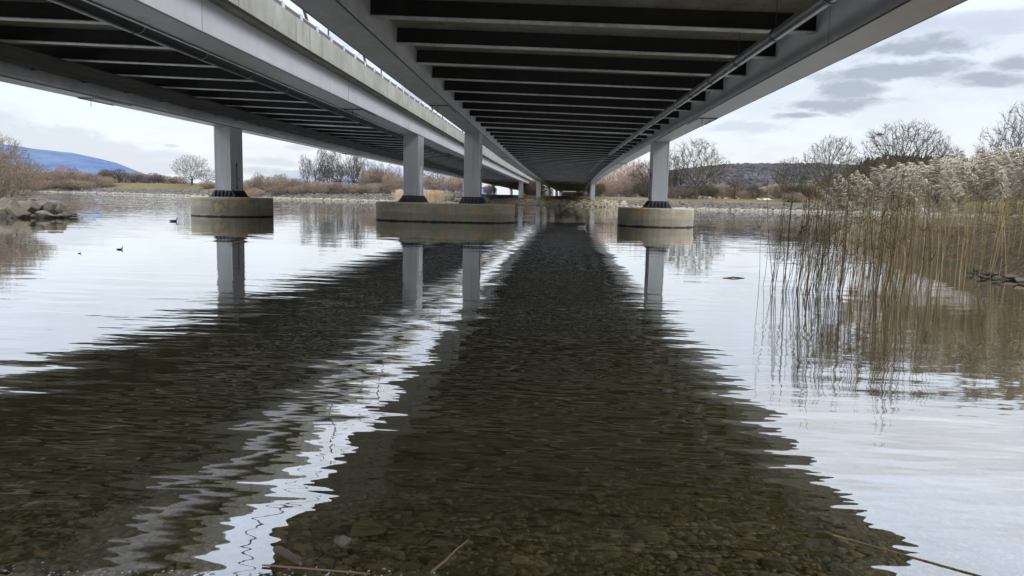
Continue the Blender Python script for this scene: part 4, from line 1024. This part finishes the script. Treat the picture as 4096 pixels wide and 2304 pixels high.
# ------------------------------------------------------------------ water birds
simple('feather_dark', (.02, .018, .02), .6); simple('feather_grey', (.32, .30, .27), .7); simple('beak', (.45, .33, .08), .5); simple('beak_white', (.7, .7, .66), .5)
def bird(x, y, L, rz, body, bill, label):
    g = on(x, y); t = empty('water_bird', (g[0], g[1], 0), rz, label=label, cat='bird', group='water birds swimming on the river')
    mb = MB()
    P = np.array([(-.55, 0, .16), (-.45, 0, .10), (-.2, 0, .06), (.1, 0, .06), (.28, 0, .09), (.36, 0, .20), (.38, 0, .33), (.44, 0, .40), (.52, 0, .40), (.56, 0, .385)]) * L
    mb.tube(P, np.array([.015, .07, .135, .155, .12, .06, .05, .068, .05, .015]) * L, 12); mb.build('body', body, t, True)
    mb = MB(); mb.tube(np.array([(.54, 0, .385), (.60, 0, .375), (.66, 0, .365)]) * L, np.array([.022, .018, .006]) * L, 8); mb.build('bill', bill, t, True)
    mb = MB(); mb.tube(np.array([(-.42, .1, .14), (-.1, .14, .13), (.2, .11, .12)]) * L, np.array([.01, .05, .03]) * L, 6); mb.tube(np.array([(-.42, -.1, .14), (-.1, -.14, .13), (.2, -.11, .12)]) * L, np.array([.01, .05, .03]) * L, 6); mb.build('wing', body, t, True)
bird(437, 557, .38, 0.1, 'feather_dark', 'beak_white', 'black coot swimming right of the boulder spit with a wake')
bird(301, 628, .14, 0.3, 'feather_dark', 'beak', 'tiny dark water bird at left, the bigger of a close pair')
bird(200, 638, .085, -.2, 'feather_dark', 'beak', 'tiniest dark water bird, leftmost on the river')
bird(1908, 571, .26, 2.6, 'feather_dark', 'beak', 'lone dark duck right of the right pier')
bird(1465, 573, .5, .1, 'feather_grey', 'beak', 'pale duck in the dark reflection under the right bridge')
a = on(308, 626); stick('floating_twig', 'short stem poking out of the water behind the tiny birds', 'stem', [a, a + (0, 0, .03), a + (.01, 0, .08)], [.006, .006, .005], 'reed_dark')

# ------------------------------------------------------------------ hills, mountain, houses
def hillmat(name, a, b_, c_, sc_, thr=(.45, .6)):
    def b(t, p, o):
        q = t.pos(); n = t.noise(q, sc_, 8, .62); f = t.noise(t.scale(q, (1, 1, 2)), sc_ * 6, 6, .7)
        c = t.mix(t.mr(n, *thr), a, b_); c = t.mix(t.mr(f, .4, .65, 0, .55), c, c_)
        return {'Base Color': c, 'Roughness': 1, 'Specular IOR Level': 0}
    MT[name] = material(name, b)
hillmat('mountain', (.042, .075, .162), (.072, .107, .182), (.13, .16, .195), .0014, (.42, .58))  # blue of the distant haze is put into the base colour
hillmat('hill_wood', (.05, .05, .062), (.075, .065, .07), (.04, .043, .05), .01)
hillmat('hill_green', (.10, .135, .05), (.085, .10, .045), (.12, .10, .06), .008, (.42, .55))
def ridge(name, prof, Y, depth, mat, n=160, rough=0, seed=0, base=-5, label=None):
    r = np.random.default_rng(seed); xs_ = np.linspace(prof[0][0], prof[-1][0], n); ypx = np.interp(xs_, [p[0] for p in prof], [p[1] for p in prof])
    rows = 14; V = []
    nz = np.zeros(n)
    for o_ in range(5): nz += np.interp(np.linspace(0, 1, n), np.linspace(0, 1, 6 * 2 ** o_), r.normal(0, 1, 6 * 2 ** o_)) / 1.6 ** o_
    for j in range(rows):
        f_ = j / (rows - 1)
        for i in range(n):
            q = at(xs_[i], ypx[i], Y); zz = q[2] + nz[i] * rough
            yy = Y - depth * (1 - f_) if f_ <= 1 else Y
            V.append((q[0] * (yy / Y), yy, base + (zz - base) * math.sin(f_ * math.pi / 2) ** 1.3))
    i = np.arange(rows - 1)[:, None] * n; j = np.arange(n - 1)[None]
    me = mesh_arrays(name, np.array(V), [np.stack([i + j, i + j + 1, i + n + j + 1, i + n + j], -1).reshape(-1, 4)], True); me.materials.append(MT[mat]); o = link(name, me); o['kind'] = 'structure'; return o
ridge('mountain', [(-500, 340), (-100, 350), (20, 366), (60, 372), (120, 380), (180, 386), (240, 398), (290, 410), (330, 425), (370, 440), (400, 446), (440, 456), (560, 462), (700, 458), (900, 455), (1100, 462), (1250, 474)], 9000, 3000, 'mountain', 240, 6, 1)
ridge('hill', [(1450, 470), (1600, 452), (1700, 442), (1800, 430), (1870, 426), (1950, 427), (2050, 426), (2150, 432), (2300, 425), (2400, 415), (2480, 395), (2600, 385), (3000, 380)], 1300, 600, 'hill_wood', 200, 1.5, 2)
ridge('hill', [(1820, 512), (1900, 475), (1960, 462), (2040, 458), (2120, 452), (2200, 440), (2300, 425), (2600, 430), (3000, 430)], 800, 300, 'hill_green', 120, .6, 3)
# wood on the hills: small crowns, dense
def crownt(seed, spiky):
    V, F = ico(1); r = np.random.default_rng(seed); W = V * (1 + r.normal(0, .22, (len(V), 1)))
    if spiky: W[:, 2] = np.where(W[:, 2] > 0, W[:, 2] * 2.4, W[:, 2]); W[:, :2] *= np.clip(1.1 - np.clip(W[:, 2:3], 0, 9) * .42, .04, 1)
    return W, F
def wood(name, xr, prof, Y, dY, n, s0, mat, spiky, label, seed, down=40, surf=0):
    r = np.random.default_rng(seed); mb = MB(); x = r.uniform(*xr, n); yt = np.interp(x, [p[0] for p in prof], [p[1] for p in prof]); f_ = r.random(n) ** 1.5
    yp = yt + f_ * down
    if surf:
        D = surf; P = []
        for a, b, c_ in zip(x, yt, r.uniform(.03, 1, n) ** .6):
            q = at(a, b, Y); yy = Y - D * (1 - c_); P.append((q[0] * yy / Y, yy, -5 + (q[2] + 5) * math.sin(c_ * math.pi / 2) ** 1.3 + s0 * .3))
        P = np.array(P)
    else: P = np.array([at(a, b, Y - dY * c_) for a, b, c_ in zip(x, yp, f_)])
    S = r.uniform(.6, 1.25, n) * s0
    for i in range(4):
        k = np.arange(n) % 4 == i; scatter(mb, crownt(seed + i, spiky), P[k], np.stack([S[k], S[k], S[k] * 1.15], 1), r.uniform(0, 6, k.sum()))
    tag(mb.build(name, mat), label, 'wood', kind='stuff')
def woodmat(name, cols):
    def b(t, p, o):
        oi = t.n.new('ShaderNodeNewGeometry').outputs['Random Per Island']
        return {'Base Color': t.ramp(oi, [(i / (len(cols) - 1), c) for i, c in enumerate(cols)]), 'Roughness': 1, 'Specular IOR Level': 0}
    MT[name] = material(name, b)
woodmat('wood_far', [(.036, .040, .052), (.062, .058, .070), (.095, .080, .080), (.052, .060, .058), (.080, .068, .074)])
HP = [(1640, 450), (1700, 442), (1800, 431), (1870, 427), (1950, 428), (2050, 427), (2150, 432)]
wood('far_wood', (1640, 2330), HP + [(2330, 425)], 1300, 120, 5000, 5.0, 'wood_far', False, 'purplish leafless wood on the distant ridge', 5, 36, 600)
CP = [(2050, 480), (2110, 458), (2150, 440), (2180, 420), (2230, 410), (2300, 410), (2360, 414), (2430, 420), (2500, 414), (2600, 410)]
woodmat('wood_near', [(.030, .032, .018), (.065, .062, .034), (.10, .083, .05), (.045, .047, .027), (.08, .068, .042)])
wood('pine_wood', (2050, 2600), CP, 420, 60, 2600, 1.7, 'wood_near', True, 'dark evergreen wood on the slope behind the biggest bare tree', 9, 80)
wood('pine_wood', (2050, 2170), CP, 500, 40, 200, 2.0, 'conifer', True, 'small group of dark firs left of the evergreen wood', 19, 50)
wood('lone_wood', (1760, 1990), [(1760, 430), (1990, 428)], 1240, 20, 26, 3.6, 'conifer', True, 'scattered firs poking over the ridge line', 29, 8)
simple('wall_plaster', (.62, .6, .56)); simple('roof_red', (.30, .12, .085)); simple('roof_grey', (.42, .43, .45)); simple('window_dark', (.05, .055, .065), .3); simple('awning_red', (.55, .1, .07))
def house(x, Y, wp, hp, rp, wall, roof, label, name='house', cat='house'):
    p = at(x, 500, Y); w = hgt(wp, Y); h = hgt(hp, Y); rh = hgt(rp, Y); z0 = 1.6; t = empty(name, (p[0], Y, z0), .15, label=label, cat=cat, group='low buildings beyond the far right bank')
    m = MB(); m.box((-w / 2, 0, 0), (w / 2, 9, h)); m.build('wall', wall, t)
    m = MB(); e = .4; m.add([(-w / 2 - e, -e, h), (w / 2 + e, -e, h), (w / 2 + e, 9 + e, h), (-w / 2 - e, 9 + e, h), (-w / 2 - e, 4.5, h + rh), (w / 2 + e, 4.5, h + rh)], [np.array([(0, 1, 5, 4), (2, 3, 4, 5), (3, 2, 1, 0)]), np.array([(0, 4, 3), (1, 2, 5)])]); m.build('roof', roof, t)
    k = max(2, int(w / 3.2))
    for i in range(k):
        xx = -w / 2 + (i + .5) * w / k; m = MB(); m.box((xx - .5, -.06, h * .3), (xx + .5, -.01, h * .75)); m.build('window', 'window_dark', t)
house(1775, 420, 74, 9, 4, 'wall_plaster', 'roof_grey', 'long white low building with grey roof behind the large spreading tree')
house(1822, 470, 40, 8, 8, 'wall_plaster', 'roof_red', 'house with red roof right of the long white building')
house(1880, 440, 46, 8, 6, 'wall_plaster', 'roof_red', 'house with red roof near the oval bare tree')
house(1925, 460, 34, 7, 5, 'wall_plaster', 'roof_grey', 'small house with grey roof left of the gnarled tree')
house(2042, 380, 42, 8, 8, 'awning_red', 'roof_red', 'bright red low building seen through the reeds')
house(2105, 430, 44, 22, 12, 'wall_plaster', 'roof_red', 'taller house with red roof between the bare trees')
# path on the far right bank
def pathm(t, p, o): return {'Base Color': (.55, .53, .49, 1), 'Roughness': .9}
MT['path'] = material('path', pathm)
xs_ = np.linspace(40, 130, 40); V = []
for x in xs_:
    y = shore(x) + 19; V += [(x, y, gz(x, y) + .12), (x, y + 1.6, gz(x, y + 1.6) + .16)]
me = mesh_arrays('path', np.array(V), [np.array([(2 * i, 2 * i + 2, 2 * i + 3, 2 * i + 1) for i in range(39)])]); me.materials.append(MT['path']); o = link('path', me); o['kind'] = 'structure'

# ------------------------------------------------------------------ world
w = bpy.data.worlds.new('World'); sc.world = w; w.use_nodes = True; t = NT(w.node_tree); t.n.clear()
out = t.n.new('ShaderNodeOutputWorld'); bg = t.n.new('ShaderNodeBackground'); t.link(bg.outputs[0], out.inputs[0])
tc = t.n.new('ShaderNodeTexCoord').outputs['Generated']; dv = t.vm('NORMALIZE', tc); x, y, z = t.xyz(dv)[:3]
az = t.math('ARCTAN2', x, y); el = t.math('ARCSINE', t.math('MAXIMUM', z, 0))
ae = t.comb(az, el, 0)
n1 = t.noise(t.scale(dv, (9, 9, 26)), 1, 7, .6); n2 = t.noise(t.scale(dv, (5, 5, 16)), 1.3, 6, .6, out=1)
wob = t.vm('SUBTRACT', n2, (.5, .5, .5))
n3 = t.noise(t.scale(dv, (22, 22, 60)), 1, 7, .62, out=1); wob = t.vm('ADD', t.vm('MULTIPLY', wob, (.9, .9, 0)), t.vm('MULTIPLY', t.vm('SUBTRACT', n3, (.5, .5, .5)), (1.1, 1.2, 0)))
base = t.ramp(t.math('DIVIDE', el, 1.0), [(0, (.82, .89, .98)), (.06, (.90, .95, 1.0)), (.2, (.83, .90, 1.0)), (.26, (1.25, 1.29, 1.37)), (.36, (2.15, 2.34, 2.65)), (.47, (2.95, 3.3, 3.9)), (.8, (3.7, 3.9, 4.2)), (1, (3.9, 3.9, 4.0))])
soft = t.mr(n1, .36, .66, .93, 1.06, True); col = t.vm('MULTIPLY', base, t.comb(soft, soft, soft))
col = t.mix(t.mr(n1, .52, .70, 0, .5), col, t.vm('MULTIPLY', base, (.88, .95, 1.04)))
def clouds(bl, s_, c_, col, soft, wk):
    wb = t.vm('MULTIPLY', wob, (wk * 1.7, wk * 2.0, 0)); m_ = None
    for cx, cy, rx, ry in bl:
        a0, e0 = azel(cx, cy); ka, ke = 1931 / rx, 1931 / ry
        n = t.n.new('ShaderNodeVectorMath'); n.operation = 'MULTIPLY_ADD'; t.put(n.inputs[0], ae); n.inputs[1].default_value = (ka, ke, 0); n.inputs[2].default_value = (-a0 * ka, -e0 * ke, 0)
        d = t.vm('LENGTH', t.vm('ADD', n.outputs[0], wb), out=1); m_ = d if m_ is None else t.math('MINIMUM', m_, d)
    return t.mix(t.mr(m_, soft[0], soft[1], 0, s_, True), col, c_)
LV = (.62, .67, .78)
col = clouds([(860, 440, 200, 34), (1060, 452, 160, 32)], .7, (.42, .52, .76), col, (1.15, .45), 1)
col = clouds([(2320, 120, 150, 24), (2240, 182, 200, 24), (2500, 200, 120, 18), (2115, 222, 100, 26), (2085, 262, 140, 26), (2000, 293, 60, 9), (2560, 160, 60, 18)],   .85, (.40, .44, .51), col, (1.15, .4), 1)
col = clouds([(1870, 322, 110, 18), (2450, 60, 200, 36), (405, 390, 62, 15), (430, 367, 20, 5), (430, 425, 90, 22), (690, 402, 95, 13), (755, 370, 60, 9), (690, 432, 140, 12)], .65, LV, col, (1.15, .4), 1)
col = clouds([(-60, 350, 150, 58), (60, 352, 110, 38), (150, 362, 110, 40), (235, 382, 105, 36), (310, 410, 85, 28), (370, 432, 60, 18)], .92, (.70, .74, .84), col, (1.15, .7), .7)
sky = t.n.new('ShaderNodeTexSky'); sky.sky_type = 'NISHITA'; sky.sun_disc = False; SE, SR = rad(38), rad(120)
sky.sun_elevation = SE; sky.sun_rotation = SR; sky.altitude = 400
s2_ = t.vm('MULTIPLY', sky.outputs[0], (.02, .02, .02))
t.link(t.vm('ADD', t.vm('MULTIPLY', col, (.91, .91, .92)), s2_), bg.inputs[0]); bg.inputs[1].default_value = 1.0
sd = bpy.data.lights.new('sun', 'SUN'); sd.energy = 1.1; sd.angle = rad(15); sd.color = (1, .95, .88); so = bpy.data.objects.new('sun', sd); COL.objects.link(so)
so.rotation_euler = (rad(90) - SE, 0, math.pi - SR)

# ------------------------------------------------------------------ render settings
sc.view_settings.view_transform = 'Standard'; sc.view_settings.look = 'None'; sc.view_settings.exposure = 0; sc.view_settings.gamma = 1
sc.render.engine = 'CYCLES'; c = sc.cycles; c.use_denoising = True; c.max_bounces = 7; c.use_adaptive_sampling = True; c.adaptive_threshold = .02; c.diffuse_bounces = 3; c.glossy_bounces = 4; c.transparent_max_bounces = 12
c.caustics_reflective = True; c.blur_glossy = .5; c.sample_clamp_indirect = 8
try: c.denoiser = 'OPENIMAGEDENOISE'
except Exception: pass
